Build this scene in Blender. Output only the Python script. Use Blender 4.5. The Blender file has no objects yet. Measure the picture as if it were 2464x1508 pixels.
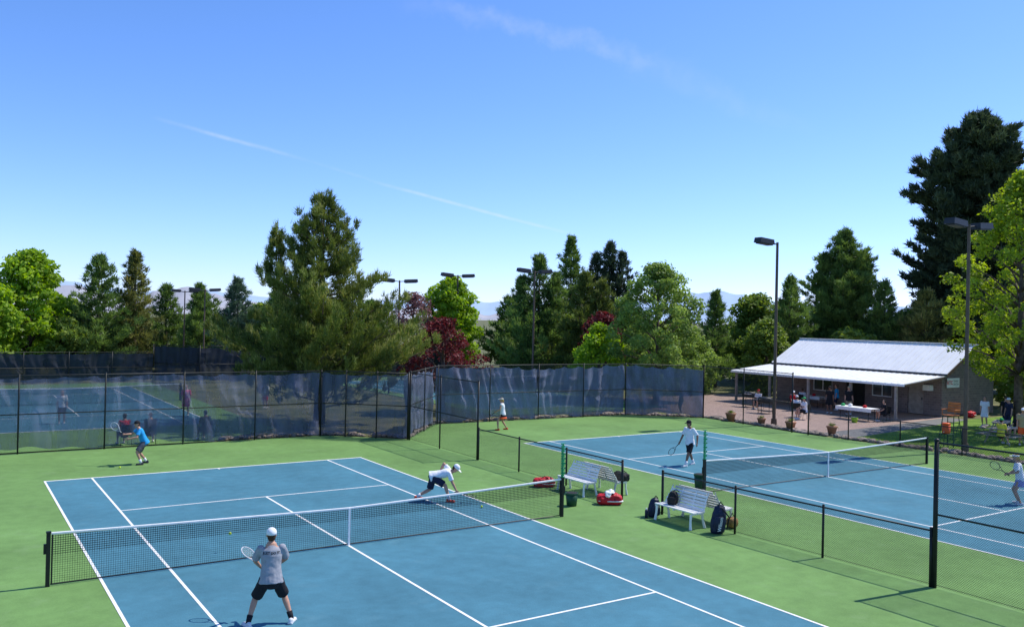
import bpy, math, random, numpy as np
from mathutils import Vector, Matrix
from mathutils.bvhtree import BVHTree
random.seed(7); rng=np.random.default_rng(11)
sc=bpy.context.scene
COL=sc.collection
V=Vector
def rad(a): return math.radians(a)
# ------------------------------------------------------------ materials
def nmat(name):
    m=bpy.data.materials.new(name); m.use_nodes=True; nt=m.node_tree
    b=nt.nodes['Principled BSDF']; return m,nt,b
def mat(name,col,rough=.8,var=.15,scale=4.,col2=None,bump=0.,bscale=40.,metal=0.,spec=.3,detail=5):
    m,nt,b=nmat(name); N=nt.nodes; L=nt.links
    tc=N.new('ShaderNodeTexCoord'); n=N.new('ShaderNodeTexNoise'); n.inputs['Scale'].default_value=scale; n.inputs['Detail'].default_value=detail
    L.new(tc.outputs['Object'],n.inputs['Vector'])
    r=N.new('ShaderNodeValToRGB'); c2=col2 or tuple(min(1,c*(1+var)) for c in col); c1=tuple(c*(1-var) for c in col)
    r.color_ramp.elements[0].position=.3; r.color_ramp.elements[1].position=.7
    r.color_ramp.elements[0].color=(*c1,1); r.color_ramp.elements[1].color=(*c2,1)
    L.new(n.outputs['Fac'],r.inputs['Fac']); L.new(r.outputs['Color'],b.inputs['Base Color'])
    b.inputs['Roughness'].default_value=rough; b.inputs['Metallic'].default_value=metal; b.inputs['Specular IOR Level'].default_value=spec
    if bump:
        n2=N.new('ShaderNodeTexNoise'); n2.inputs['Scale'].default_value=bscale; n2.inputs['Detail'].default_value=4
        L.new(tc.outputs['Object'],n2.inputs['Vector'])
        bp=N.new('ShaderNodeBump'); bp.inputs['Strength'].default_value=bump; bp.inputs['Distance'].default_value=.02
        L.new(n2.outputs['Fac'],bp.inputs['Height']); L.new(bp.outputs['Normal'],b.inputs['Normal'])
    return m
def court_mat(name,col,stain):
    m,nt,b=nmat(name); N=nt.nodes; L=nt.links
    tc=N.new('ShaderNodeTexCoord')
    def noise(s,d,r=.5):
        n=N.new('ShaderNodeTexNoise'); n.inputs['Scale'].default_value=s; n.inputs['Detail'].default_value=d; n.inputs['Roughness'].default_value=r
        L.new(tc.outputs['Object'],n.inputs['Vector']); return n.outputs['Fac']
    def mr(f,a,b_,c,d):
        x=N.new('ShaderNodeMapRange'); L.new(f,x.inputs[0])
        for i,v in enumerate((a,b_,c,d)): x.inputs[i+1].default_value=v
        return x.outputs[0]
    def mul(p,q):
        x=N.new('ShaderNodeMath'); x.operation='MULTIPLY'; L.new(p,x.inputs[0]); L.new(q,x.inputs[1]); return x.outputs[0]
    f=mul(mul(mr(noise(.35,6,.6),.3,.7,.82,1.12),mr(noise(3.,5),.3,.7,.92,1.08)),mr(noise(60.,3),.3,.7,.88,1.12))
    c=N.new('ShaderNodeVectorMath'); c.operation='SCALE'; c.inputs[0].default_value=col; L.new(f,c.inputs['Scale'])
    mx=N.new('ShaderNodeMix'); mx.data_type='RGBA'; L.new(mr(noise(1.3,8,.65),.56,.78,0,.45),mx.inputs['Factor'])
    L.new(c.outputs[0],mx.inputs['A']); mx.inputs['B'].default_value=(*stain,1)
    mk=N.new('ShaderNodeMix'); mk.data_type='RGBA'; L.new(mr(noise(9.,6,.7),.66,.74,0,.3),mk.inputs['Factor'])
    L.new(mx.outputs['Result'],mk.inputs['A']); mk.inputs['B'].default_value=(*[q*.6 for q in col],1)
    L.new(mk.outputs['Result'],b.inputs['Base Color']); b.inputs['Roughness'].default_value=.85; b.inputs['Specular IOR Level'].default_value=.15
    bp=N.new('ShaderNodeBump'); bp.inputs['Strength'].default_value=.25; bp.inputs['Distance'].default_value=.004
    L.new(noise(150,2),bp.inputs['Height']); L.new(bp.outputs['Normal'],b.inputs['Normal'])
    return m
def grid_mat(name,col,cell,w,diamond=True,rough=.5):
    m,nt,b=nmat(name); N=nt.nodes; L=nt.links
    uv=N.new('ShaderNodeUVMap'); uv.uv_map='UVMap'; s=N.new('ShaderNodeSeparateXYZ'); L.new(uv.outputs[0],s.inputs[0])
    def M(op,a,b_=None):
        x=N.new('ShaderNodeMath'); x.operation=op
        for i,v in enumerate((a,b_)):
            if v is None: continue
            if isinstance(v,(int,float)): x.inputs[i].default_value=v
            else: L.new(v,x.inputs[i])
        return x.outputs[0]
    if diamond: a=M('ADD',s.outputs[0],s.outputs[1]); c=M('SUBTRACT',s.outputs[0],s.outputs[1])
    else: a,c=s.outputs[0],s.outputs[1]
    k=1/cell
    fa=M('LESS_THAN',M('FRACT',M('MULTIPLY',a,k)),w); fb=M('LESS_THAN',M('FRACT',M('ADD',M('MULTIPLY',c,k),100.)),w)
    mk=M('MAXIMUM',fa,fb)
    L.new(mk,b.inputs['Alpha']); b.inputs['Base Color'].default_value=(*col,1); b.inputs['Roughness'].default_value=rough
    return m
def screen_mat(name,col,op):
    m,nt,b=nmat(name); N=nt.nodes; L=nt.links
    tc=N.new('ShaderNodeTexCoord'); mp=N.new('ShaderNodeMapping'); mp.inputs['Scale'].default_value=(1.2,1.2,.25); L.new(tc.outputs['Object'],mp.inputs[0])
    n=N.new('ShaderNodeTexNoise'); n.inputs['Scale'].default_value=2.; n.inputs['Detail'].default_value=6; L.new(mp.outputs[0],n.inputs['Vector'])
    r=N.new('ShaderNodeMapRange'); L.new(n.outputs['Fac'],r.inputs[0])
    for i,v in enumerate((.3,.7,op-.06,min(op+.06,1))): r.inputs[i+1].default_value=v
    L.new(r.outputs[0],b.inputs['Alpha'])
    cr=N.new('ShaderNodeValToRGB'); cr.color_ramp.elements[0].color=(*[c*.75 for c in col],1); cr.color_ramp.elements[1].color=(*[c*1.3 for c in col],1)
    cr.color_ramp.elements[0].position=.3; cr.color_ramp.elements[1].position=.7
    L.new(n.outputs['Fac'],cr.inputs[0]); L.new(cr.outputs[0],b.inputs['Base Color']); b.inputs['Roughness'].default_value=.9; b.inputs['Specular IOR Level'].default_value=.1
    return m
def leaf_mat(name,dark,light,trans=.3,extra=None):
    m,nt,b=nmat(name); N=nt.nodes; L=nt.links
    at=N.new('ShaderNodeAttribute'); at.attribute_name='face_tone'
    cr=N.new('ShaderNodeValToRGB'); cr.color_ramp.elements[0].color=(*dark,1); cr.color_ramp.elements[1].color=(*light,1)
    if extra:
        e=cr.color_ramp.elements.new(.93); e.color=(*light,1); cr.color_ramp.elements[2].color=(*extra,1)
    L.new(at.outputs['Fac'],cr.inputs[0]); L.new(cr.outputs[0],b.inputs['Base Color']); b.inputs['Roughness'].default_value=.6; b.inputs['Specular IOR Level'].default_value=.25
    t=N.new('ShaderNodeBsdfTranslucent'); hs=N.new('ShaderNodeHueSaturation'); hs.inputs['Value'].default_value=1.5; hs.inputs['Saturation'].default_value=1.1
    L.new(cr.outputs[0],hs.inputs['Color']); L.new(hs.outputs[0],t.inputs['Color'])
    mx=N.new('ShaderNodeMixShader'); mx.inputs[0].default_value=trans; L.new(b.outputs[0],mx.inputs[1]); L.new(t.outputs[0],mx.inputs[2])
    L.new(mx.outputs[0],nt.nodes['Material Output'].inputs['Surface'])
    return m
def brick_mat(name,c1,c2,mortar,scale,bw=.5,rh=.25):
    m,nt,b=nmat(name); N=nt.nodes; L=nt.links
    tc=N.new('ShaderNodeTexCoord'); br=N.new('ShaderNodeTexBrick')
    uv=N.new('ShaderNodeUVMap'); uv.uv_map='UVMap'
    L.new(uv.outputs[0],br.inputs['Vector']); br.inputs['Color1'].default_value=(*c1,1); br.inputs['Color2'].default_value=(*c2,1); br.inputs['Mortar'].default_value=(*mortar,1)
    br.inputs['Scale'].default_value=scale; br.inputs['Brick Width'].default_value=bw; br.inputs['Row Height'].default_value=rh; br.inputs['Mortar Size'].default_value=.015
    n=N.new('ShaderNodeTexNoise'); n.inputs['Scale'].default_value=1.5; n.inputs['Detail'].default_value=6; L.new(tc.outputs['Object'],n.inputs['Vector'])
    mx=N.new('ShaderNodeMix'); mx.data_type='RGBA'; mx.blend_type='MULTIPLY'; mx.inputs['Factor'].default_value=.4
    L.new(br.outputs['Color'],mx.inputs['A']); L.new(n.outputs['Fac'],mx.inputs['B'])
    L.new(mx.outputs['Result'],b.inputs['Base Color']); b.inputs['Roughness'].default_value=.85
    return m

# ------------------------------------------------------------ mesh builder
class MB:
    def __init__(s): s.v=[]; s.f=[]
    def add(s,vs,fs):
        o=len(s.v); s.v+= [tuple(v) for v in vs]; s.f+=[tuple(i+o for i in f) for f in fs]; return s
    def box(s,c,size,rot=None,taper=1.):
        x,y,z=[k/2 for k in size]; vs=[]
        for sz in(-1,1):
            t=taper if sz>0 else 1
            for sx,sy in((-1,-1),(1,-1),(1,1),(-1,1)): vs.append(V((sx*x*t,sy*y*t,sz*z)))
        if rot is not None: vs=[rot@v for v in vs]
        vs=[v+V(c) for v in vs]
        return s.add(vs,[(3,2,1,0),(4,5,6,7),(0,1,5,4),(1,2,6,5),(2,3,7,6),(3,0,4,7)])
    def loft(s,P,Rr,side=None,n=10,cap='flat'):
        P=[V(p) for p in P]; Rr=[(r,r) if isinstance(r,(int,float)) else r for r in Rr]
        if cap=='round':
            def ext(p,q,r):
                d=(p-q).normalized(); m=(r[0]+r[1])/2
                return [(p+d*m*math.sin(a),(r[0]*math.cos(a),r[1]*math.cos(a))) for a in(.5,1.0,1.35)]
            a=ext(P[0],P[1],Rr[0]); b=ext(P[-1],P[-2],Rr[-1])
            P2=[x[0] for x in a[::-1]]+P+[x[0] for x in b]; Rr=[x[1] for x in a[::-1]]+Rr+[x[1] for x in b]; P=P2
        vs=[]; fs=[]
        prev=None
        for i,p in enumerate(P):
            t=(P[min(i+1,len(P)-1)]-P[max(i-1,0)]).normalized()
            h=V(side) if side is not None else (prev if prev is not None else (V((1,0,0)) if abs(t.x)<.8 else V((0,1,0))))
            a=(h-t*h.dot(t)).normalized(); b=t.cross(a); prev=a
            for k in range(n):
                an=2*math.pi*k/n; vs.append(p+a*math.cos(an)*Rr[i][0]+b*math.sin(an)*Rr[i][1])
        for i in range(len(P)-1):
            for k in range(n):
                k2=(k+1)%n; fs.append((i*n+k,i*n+k2,(i+1)*n+k2,(i+1)*n+k))
        fs.append(tuple(range(n))[::-1]); fs.append(tuple((len(P)-1)*n+k for k in range(n)))
        return s.add(vs,fs)
    def cyl(s,p,q,r,r2=None,n=12): return s.loft([p,q],[r,r if r2 is None else r2],n=n)
    def ell(s,c,r,e=1.,rot=None,nu=14,nv=8,ez=None):
        ez=ez or e; vs=[]; fs=[]
        def pw(x,k): return math.copysign(abs(x)**k,x)
        for j in range(1,nv):
            ph=-math.pi/2+math.pi*j/nv
            for i in range(nu):
                th=2*math.pi*i/nu
                vs.append(V((r[0]*pw(math.cos(th),e)*pw(math.cos(ph),ez),r[1]*pw(math.sin(th),e)*pw(math.cos(ph),ez),r[2]*pw(math.sin(ph),ez))))
        b=len(vs); vs+= [V((0,0,-r[2])),V((0,0,r[2]))]
        for j in range(nv-2):
            for i in range(nu): i2=(i+1)%nu; fs.append((j*nu+i,j*nu+i2,(j+1)*nu+i2,(j+1)*nu+i))
        for i in range(nu):
            i2=(i+1)%nu; fs.append((b,i2,i)); fs.append((b+1,(nv-2)*nu+i,(nv-2)*nu+i2))
        if rot is not None: vs=[rot@v for v in vs]
        return s.add([v+V(c) for v in vs],fs)
    def tube(s,pts,r,n=8): return s.loft(pts,[r]*len(pts),n=n)
def setuv(me,fn):
    uv=me.uv_layers.new(name='UVMap')
    for p in me.polygons:
        for li in p.loop_indices: uv.data[li].uv=fn(me.vertices[me.loops[li].vertex_index].co,p)
def obj(name,mb,m,parent=None,smooth=False,uv=None):
    me=bpy.data.meshes.new(name); me.from_pydata(mb.v,[],mb.f)
    me.materials.append(m)
    if smooth: me.polygons.foreach_set('use_smooth',[True]*len(me.polygons))
    if uv: setuv(me,uv)
    me.update()
    o=bpy.data.objects.new(name,me); COL.objects.link(o)
    if parent: o.parent=parent
    return o
def top(name,label,cat,loc=(0,0,0),rz=0,group=None):
    e=bpy.data.objects.new(name,None); e.empty_display_size=.2; COL.objects.link(e)
    e.location=loc; e.rotation_euler=(0,0,rz); e['label']=label; e['category']=cat
    if group: e['group']=group
    return e
def tag(o,label,cat,group=None):
    o['label']=label; o['category']=cat
    if group: o['group']=group
    return o
def struct(o): o['kind']='structure'; return o
def dup(root,loc,rz=0,scale=None,label=None):
    n=root.copy(); COL.objects.link(n); n.location=loc; n.rotation_euler=(0,0,rz)
    if scale: n.scale=scale
    if label: n['label']=label
    for c in list(root.children):
        k=c.copy(); COL.objects.link(k); k.parent=n
        for cc in list(c.children):
            q=cc.copy(); COL.objects.link(q); q.parent=k
    return n
def sheet(name,pts,z,m,uv=None):
    mb=MB().add([(x,y,z) for x,y in pts],[tuple(range(len(pts)))])
    return struct(obj(name,mb,m,uv=uv))
# ------------------------------------------------------------ palette
M_green=court_mat('court_green',(.150,.275,.084),(.22,.33,.155))
M_blue=court_mat('court_blue',(.068,.198,.262),(.12,.25,.30))
M_line=mat('line_paint',(.80,.80,.78),.7,.08,6)
M_black=mat('black_coated_steel',(.012,.014,.013),.45,.2,5)
M_bronze=mat('bronze_pole',(.13,.085,.06),.6,.2,3)
M_headm=mat('lamp_head_metal',(.035,.035,.04),.5,.2,3)
M_chain=grid_mat('chain_link',(.012,.016,.012),.05,.13)
M_net=grid_mat('net_cord',(.01,.01,.012),.045,.12,False,.8)
M_net2=grid_mat('net_cord_double',(.01,.01,.012),.045,.2,False,.8)
M_screen=screen_mat('windscreen_navy',(.15,.18,.29),.64)
M_screenb=screen_mat('windscreen_slate',(.20,.23,.34),.86)
M_screen2=screen_mat('windscreen_dark',(.03,.035,.045),.94)
M_white=mat('white_fabric',(.78,.78,.76),.8,.05,8)
M_wplast=mat('white_plastic',(.82,.81,.77),.45,.08,5)
M_grass=mat('lawn',(.10,.22,.02),.95,.35,1.2,col2=(.18,.30,.04),bump=.8,bscale=60)
M_dirt=mat('ground_grass_dirt',(.10,.13,.035),.95,.4,.6,col2=(.19,.18,.08),bump=.6,bscale=20)
M_bark=mat('bark',(.12,.085,.06),.9,.4,6,bump=.8,bscale=20)
M_rock=mat('rock',(.32,.26,.22),.9,.4,3,bump=.6,bscale=12)
M_path=mat('asphalt_path',(.17,.17,.17),.9,.2,5)
M_pave=brick_mat('patio_pavers',(.52,.36,.29),(.43,.29,.24),(.32,.26,.23),2.5)
M_skin=mat('skin',(.50,.27,.18),.55,.06,12); M_skind=mat('skin_tanned',(.26,.13,.08),.55,.06,12)
def cloth(n,c,v=.12): return mat(n,c,.85,v,9)
C_grey=cloth('grey_jersey',(.30,.31,.34)); C_black=cloth('black_cloth',(.012,.012,.015)); C_navy=cloth('navy_cloth',(.015,.02,.045))
C_white=cloth('white_jersey',(.78,.78,.79),.05); C_blue=cloth('bright_blue_cloth',(.02,.30,.62)); C_red=cloth('red_cloth',(.5,.015,.02)); C_pink=cloth('pink_cloth',(.85,.06,.18))
C_tan=cloth('tan_cloth',(.4,.3,.17)); C_yel=cloth('yellow_cloth',(.7,.6,.06)); C_plaid=cloth('grey_plaid',(.09,.09,.11),.5); C_lav=cloth('lavender_cloth',(.3,.28,.5)); C_green=cloth('green_cloth',(.05,.4,.12)); C_orange=cloth('orange_cloth',(.85,.12,.03))
H_brown=cloth('brown_hair',(.06,.03,.015)); H_blond=cloth('blond_hair',(.45,.28,.1)); H_black=cloth('black_hair',(.01,.008,.007))
M_shoe=mat('white_shoe',(.65,.65,.65),.6,.1,20); M_shoer=mat('red_shoe',(.75,.08,.03),.6,.1,20); M_eye=mat('eye_dark',(.02,.012,.01),.3,.05,3)
# ------------------------------------------------------------ ground & courts
N_=96
sheet('ground',[(9000*math.cos(2*math.pi*i/N_),9000*math.sin(2*math.pi*i/N_)) for i in range(N_)],-.05,M_dirt)
surr=[(-40,-60),(29.1,-60),(29.1,1),(28.9,4),(28.6,8.3),(28.6,10),(28.95,13.1),(29.0,16.3),(25.6,19.35),(13.1,19.95),(9.35,15.6),(7.2,17.6),(6.3,18.3),(-40,18.25)]
sheet('court_surround_ground',surr,-.008,M_green)
sheet('court_surround_ground_beyond',[(-30,18.6),(1.5,18.6),(5.2,21.5),(5.2,52.0),(-30,52.0)],-.009,M_green)
sheet('court_surround_ground_middle',[(18.2,21.8),(31.4,21.8),(31.4,52.3),(18.2,52.3)],-.008,M_green)
sheet('patio_pavement',[(29.7,8.8),(37,9.4),(44.4,10.3),(44.4,28),(30.0,28)],-.03,M_pave,uv=lambda c,p:(c.x,c.y))
sheet('path',[(29.6,6.9),(37,7.9),(44.4,9.0),(44.4,10.3),(37,9.4),(29.7,8.8)],-.034,M_path)
sheet('lawn_ground',[(29.4,-40),(75,-40),(75,10.0),(44.4,9.0),(37,7.9),(29.6,6.9)],-.036,M_grass)
def court(cx,cy):
    sheet('tennis_court_surface',[(cx-5.485,cy-11.885),(cx+5.485,cy-11.885),(cx+5.485,cy+11.885),(cx-5.485,cy+11.885)],-.004,M_blue)
    mb=MB()
    def ln(x0,y0,x1,y1): mb.add([(cx+x0,cy+y0,0),(cx+x1,cy+y0,0),(cx+x1,cy+y1,0),(cx+x0,cy+y1,0)],[(0,1,2,3)])
    w=.06
    for s in(-1,1):
        ln(s*5.485-(w if s>0 else 0),-11.885,s*5.485+(0 if s>0 else w),11.885)
        a,b=sorted((s*4.115,s*(4.115-w))); ln(a,-11.885+.09,b,11.885-.09)
        a,b=sorted((s*11.885,s*(11.885-.09))); ln(-5.485+w,a,5.485-w,b)
        a,b=sorted((s*6.4,s*(6.4-w))); ln(-4.115+w,a,4.115-w,b)
        a,b=sorted((s*11.795,s*11.64)); ln(-.027,a,.027,b)
    ln(-.03,-6.4+w,.03,6.4-w)
    struct(obj('court_line_markings',mb,M_line))
def zt(x): return .914+.156*(abs(x)/6.4)**1.15
def net(cx,cy,label):
    e=top('tennis_net',label,'tennis net',(cx,cy,0),group='tennis nets on the courts')
    for s in(-1,1):
        mb=MB(); mb.box((s*6.43,0,.53),(.075,.075,1.08)); mb.box((s*6.43,0,1.08),(.09,.09,.03)); mb.box((s*6.43+s*.06,0,.75),(.05,.05,.2)); obj('post',mb,M_black,e)
    def strip(z0,z1,y=0,n=40):
        mb=MB(); vs=[];fs=[]
        for i in range(n+1):
            x=-6.38+12.76*i/n; vs+=[(x,y,z0(x)),(x,y,z1(x))]
        for i in range(n): fs.append((2*i,2*i+2,2*i+3,2*i+1))
        return mb.add(vs,fs)
    u=lambda c,p:(c.x+50,c.z)
    obj('netting',strip(lambda x:.03,lambda x:zt(x)-.03),M_net,e,uv=u)
    obj('netting',strip(lambda x:.6,lambda x:zt(x)-.03,.012),M_net2,e,uv=u)
    mb=MB(); n=40
    mb.loft([(-6.38+12.76*i/n,0,zt(-6.38+12.76*i/n)-.02) for i in range(n+1)],[(.028,.016)]*(n+1),side=(0,0,1),n=6); obj('headband',mb,M_line,e)
    mb=MB(); mb.loft([(-6.38+12.76*i/n,0,.035) for i in range(n+1)],[(.012,.01)]*(n+1),side=(0,0,1),n=6); mb.box((-6.36,0,.55),(.03,.015,1.0)); mb.box((6.36,0,.55),(.03,.015,1.0)); obj('bottom_cord',mb,M_black,e)
    obj('centre_strap',MB().box((0,-.012,.45),(.05,.035,.9)),M_line,e)
    return e
court(0,0); court(18.99,.44); court(-2.3,36.5); court(24.8,36.6)
net(0,0,'black tennis net with white headband across blue court')
net(18.99,.44,'black tennis net with white headband on neighbouring blue court')
net(-2.3,36.5,'black tennis net on the court behind the windscreen')
net(24.8,36.6,'black tennis net on the court behind the windscreen')
# ------------------------------------------------------------ fences
def fence(pts,h,label,screen=None,chain=True,pr=.03,mid=True,seg=3.03,screenoff=.07,wr=.06,sag=1.):
    e=top('chain_link_fence',label,'fence',(pts[0][0],pts[0][1],0),group='fences around the tennis courts')
    P=[V((p[0]-pts[0][0],p[1]-pts[0][1],0)) for p in pts]
    posts=[P[0]]
    for a,b in zip(P,P[1:]):
        k=max(1,round((b-a).length/seg))
        for i in range(1,k+1): posts.append(a+(b-a)*i/k)
    for i,p in enumerate(posts):
        mb=MB(); r=pr*(1.25 if i in(0,len(posts)-1) else 1)
        mb.cyl(p+V((0,0,-.03)),p+V((0,0,h+.02)),r,n=10); mb.ell(p+V((0,0,h+.03)),(r*1.1,r*1.1,r*.8)); obj('post',mb,M_black,e,True)
    zs=[h-.02]+([h*.5] if mid else [])+[.06]
    for z in zs: obj('rail' if z>.1 else 'tension_wire',MB().tube([p+V((0,0,z)) for p in P],.021 if z>.1 else .005,8),M_black,e,True)
    cum=0
    if chain:
        mb=MB(); us=[]
        for a,b in zip(P,P[1:]):
            d=(b-a); nrm=V((-d.y,d.x,0)).normalized()*.032; L=d.length
            mb.add([a-nrm+V((0,0,.03)),b-nrm+V((0,0,.03)),b-nrm+V((0,0,h-.02)),a-nrm+V((0,0,h-.02))],[(0,1,2,3)])
            us+=[(cum,0),(cum+L,0),(cum+L,h-.05),(cum,h-.05)]; cum+=L
        o=obj('chain_mesh',mb,M_chain,e); uv=o.data.uv_layers.new(name='UVMap')
        for l,u in zip(o.data.loops,range(len(us))): uv.data[u].uv=us[l.vertex_index]
    if screen:
        mb=MB(); k=0
        for a,b in zip(P,P[1:]):
            d=(b-a); L=d.length; nrm=V((-d.y,d.x,0)).normalized(); nx=max(4,int(L/.08)); nz=24; vs=[];fs=[]
            ph=random.uniform(0,9)
            for i in range(nx+1):
                s=i/nx*L
                sg=(.09*abs(math.sin(math.pi*s/1.01+ph))**.6+.07*(1+math.sin(s*.7+ph))*.5+.05*(math.sin(s*1.9+ph)>.3))*sag
                pn=math.sin(int(s/3.03)*2.7+ph)
                for j in range(nz+1):
                    t=j/nz; z0=.12+.07*math.sin(s*1.3+ph)+.05*math.sin(s*4.1); z1=h-.05-sg*.8; z=z0+(z1-z0)*t
                    q=s+.35*math.sin(t*2.6+s*.4+ph)
                    w=(.35+.65*math.sin(math.pi*t))*(wr*math.sin(q*5.2+2*math.sin(q*1.7+ph)+t*1.8)+wr*.8*math.sin(q*2.3+ph*2+t*3.1)+wr*.35*math.sin(q*13+t*5*math.sin(q+ph)))
                    w+=wr*.9*math.exp(-((t-.45-.08*pn-.05*math.sin(q*1.2))/.06)**2)*math.sin(q*1.1+ph)**2-wr*.5*math.exp(-((t-.8-.05*math.sin(q*2))/.04)**2)*(math.sin(q*2.9+ph)>.0)
                    vs.append(a+d.normalized()*s+nrm*(screenoff+wr*1.5+w)+V((0,0,z)))
            for i in range(nx):
                for j in range(nz): q=i*(nz+1)+j; fs.append((q,q+nz+1,q+nz+2,q+1))
            mb.add(vs,fs)
        obj('windscreen',mb,screen,e,True)
    return e
fence([(-24,18.1),(-5.83,18.12),(6.22,18.15)],3.0,'tall black chain link fence hung with wrinkled navy windscreen',M_screen,wr=.08)
fence([(6.22,18.15),(7.14,17.45),(9.3,15.44)],3.0,'tall gate and corner fence with navy windscreen',M_screen,seg=1.2,wr=.03)
fence([(9.4,15.5),(13.2,19.8),(19.4,19.5),(25.5,19.2),(28.9,16.2)],3.05,'tall fence with sagging slate windscreen behind second court',M_screenb,wr=.1,sag=1.7)
fence([(28.9,16.2),(28.8,13.1),(28.4,9.5)],3.05,'tall bare black chain link fence beside the patio',None)
fence([(9.33,15.3),(9.34,12.5),(9.31,9.38)],3.05,'tall bare chain link fence dividing the two courts',None)
fence([(9.31,9.3),(9.32,.76)],1.22,'waist high black chain link fence between courts',None,mid=False,seg=2.9)
fence([(9.2,-1.15),(9.56,-9.05)],1.22,'waist high black chain link fence beside white benches',None,mid=False,seg=2.7)
fence([(9.58,-9.12),(9.55,-30)],3.12,'tall black chain link fence joining the low fence',None,seg=3.5,pr=.04)
fence([(28.4,8.5),(28.7,6.4),(28.9,3.8),(29.1,1.0),(29.1,-8)],1.2,'waist high black chain link fence beside lawn and patio',None,mid=False,seg=2.6)
fence([(-30,52.2),(5.5,52.2)],2.35,'distant fence with dark windscreen beyond blue court',M_screen2,chain=False,wr=.05)
fence([(5.5,52.2),(8.5,50),(12.5,50.2)],2.9,'distant taller fence corner with grey windscreen',M_screen2,chain=False)
fence([(14,53),(34,53)],2.3,'distant dark fence below the trees',M_screen2,chain=False)
# ------------------------------------------------------------ light poles
def pole(x,y,h,heads,label,hs=1.):
    e=top('light_pole',label,'light pole',(x,y,0),group='court light poles')
    mb=MB(); mb.cyl((0,0,0),(0,0,h),.095*hs,.07*hs,n=8); mb.cyl((0,0,0),(0,0,.35),.17,.15,n=12); obj('pole',mb,M_bronze,e)
    for s in heads:
        obj('arm',MB().cyl((0,0,h-.12),(s*.55,0,h-.05),.035,n=8),M_headm,e)
        mb=MB(); R_=Matrix.Rotation(rad(-4*s),3,'Y')
        mb.box((s*1.08*hs,0,h),(1.15*hs,.5,.27*hs),R_,.92); mb.box((s*1.08*hs,0,h-.16*hs),(.95*hs,.4,.05),R_); obj('lamp_head',mb,M_headm,e)
    return e
pole(30.14,12.09,10.1,[-1],'tall bronze light pole with one lamp head beside patio')
pole(30.5,1.63,10.3,[-1,1],'tall bronze light pole with two lamp heads beside lawn')
for x,y,h,q in((27.2,53.3,8.9,1.1),(33.7,53.7,9.7,1.1),(31.9,38,9.5,1.),(9.5,53,7.4,.75),(9.5,60,7.4,.7)):
    pole(x,y,h,[-1,1],'distant bronze light pole with two lamp heads',q)
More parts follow.
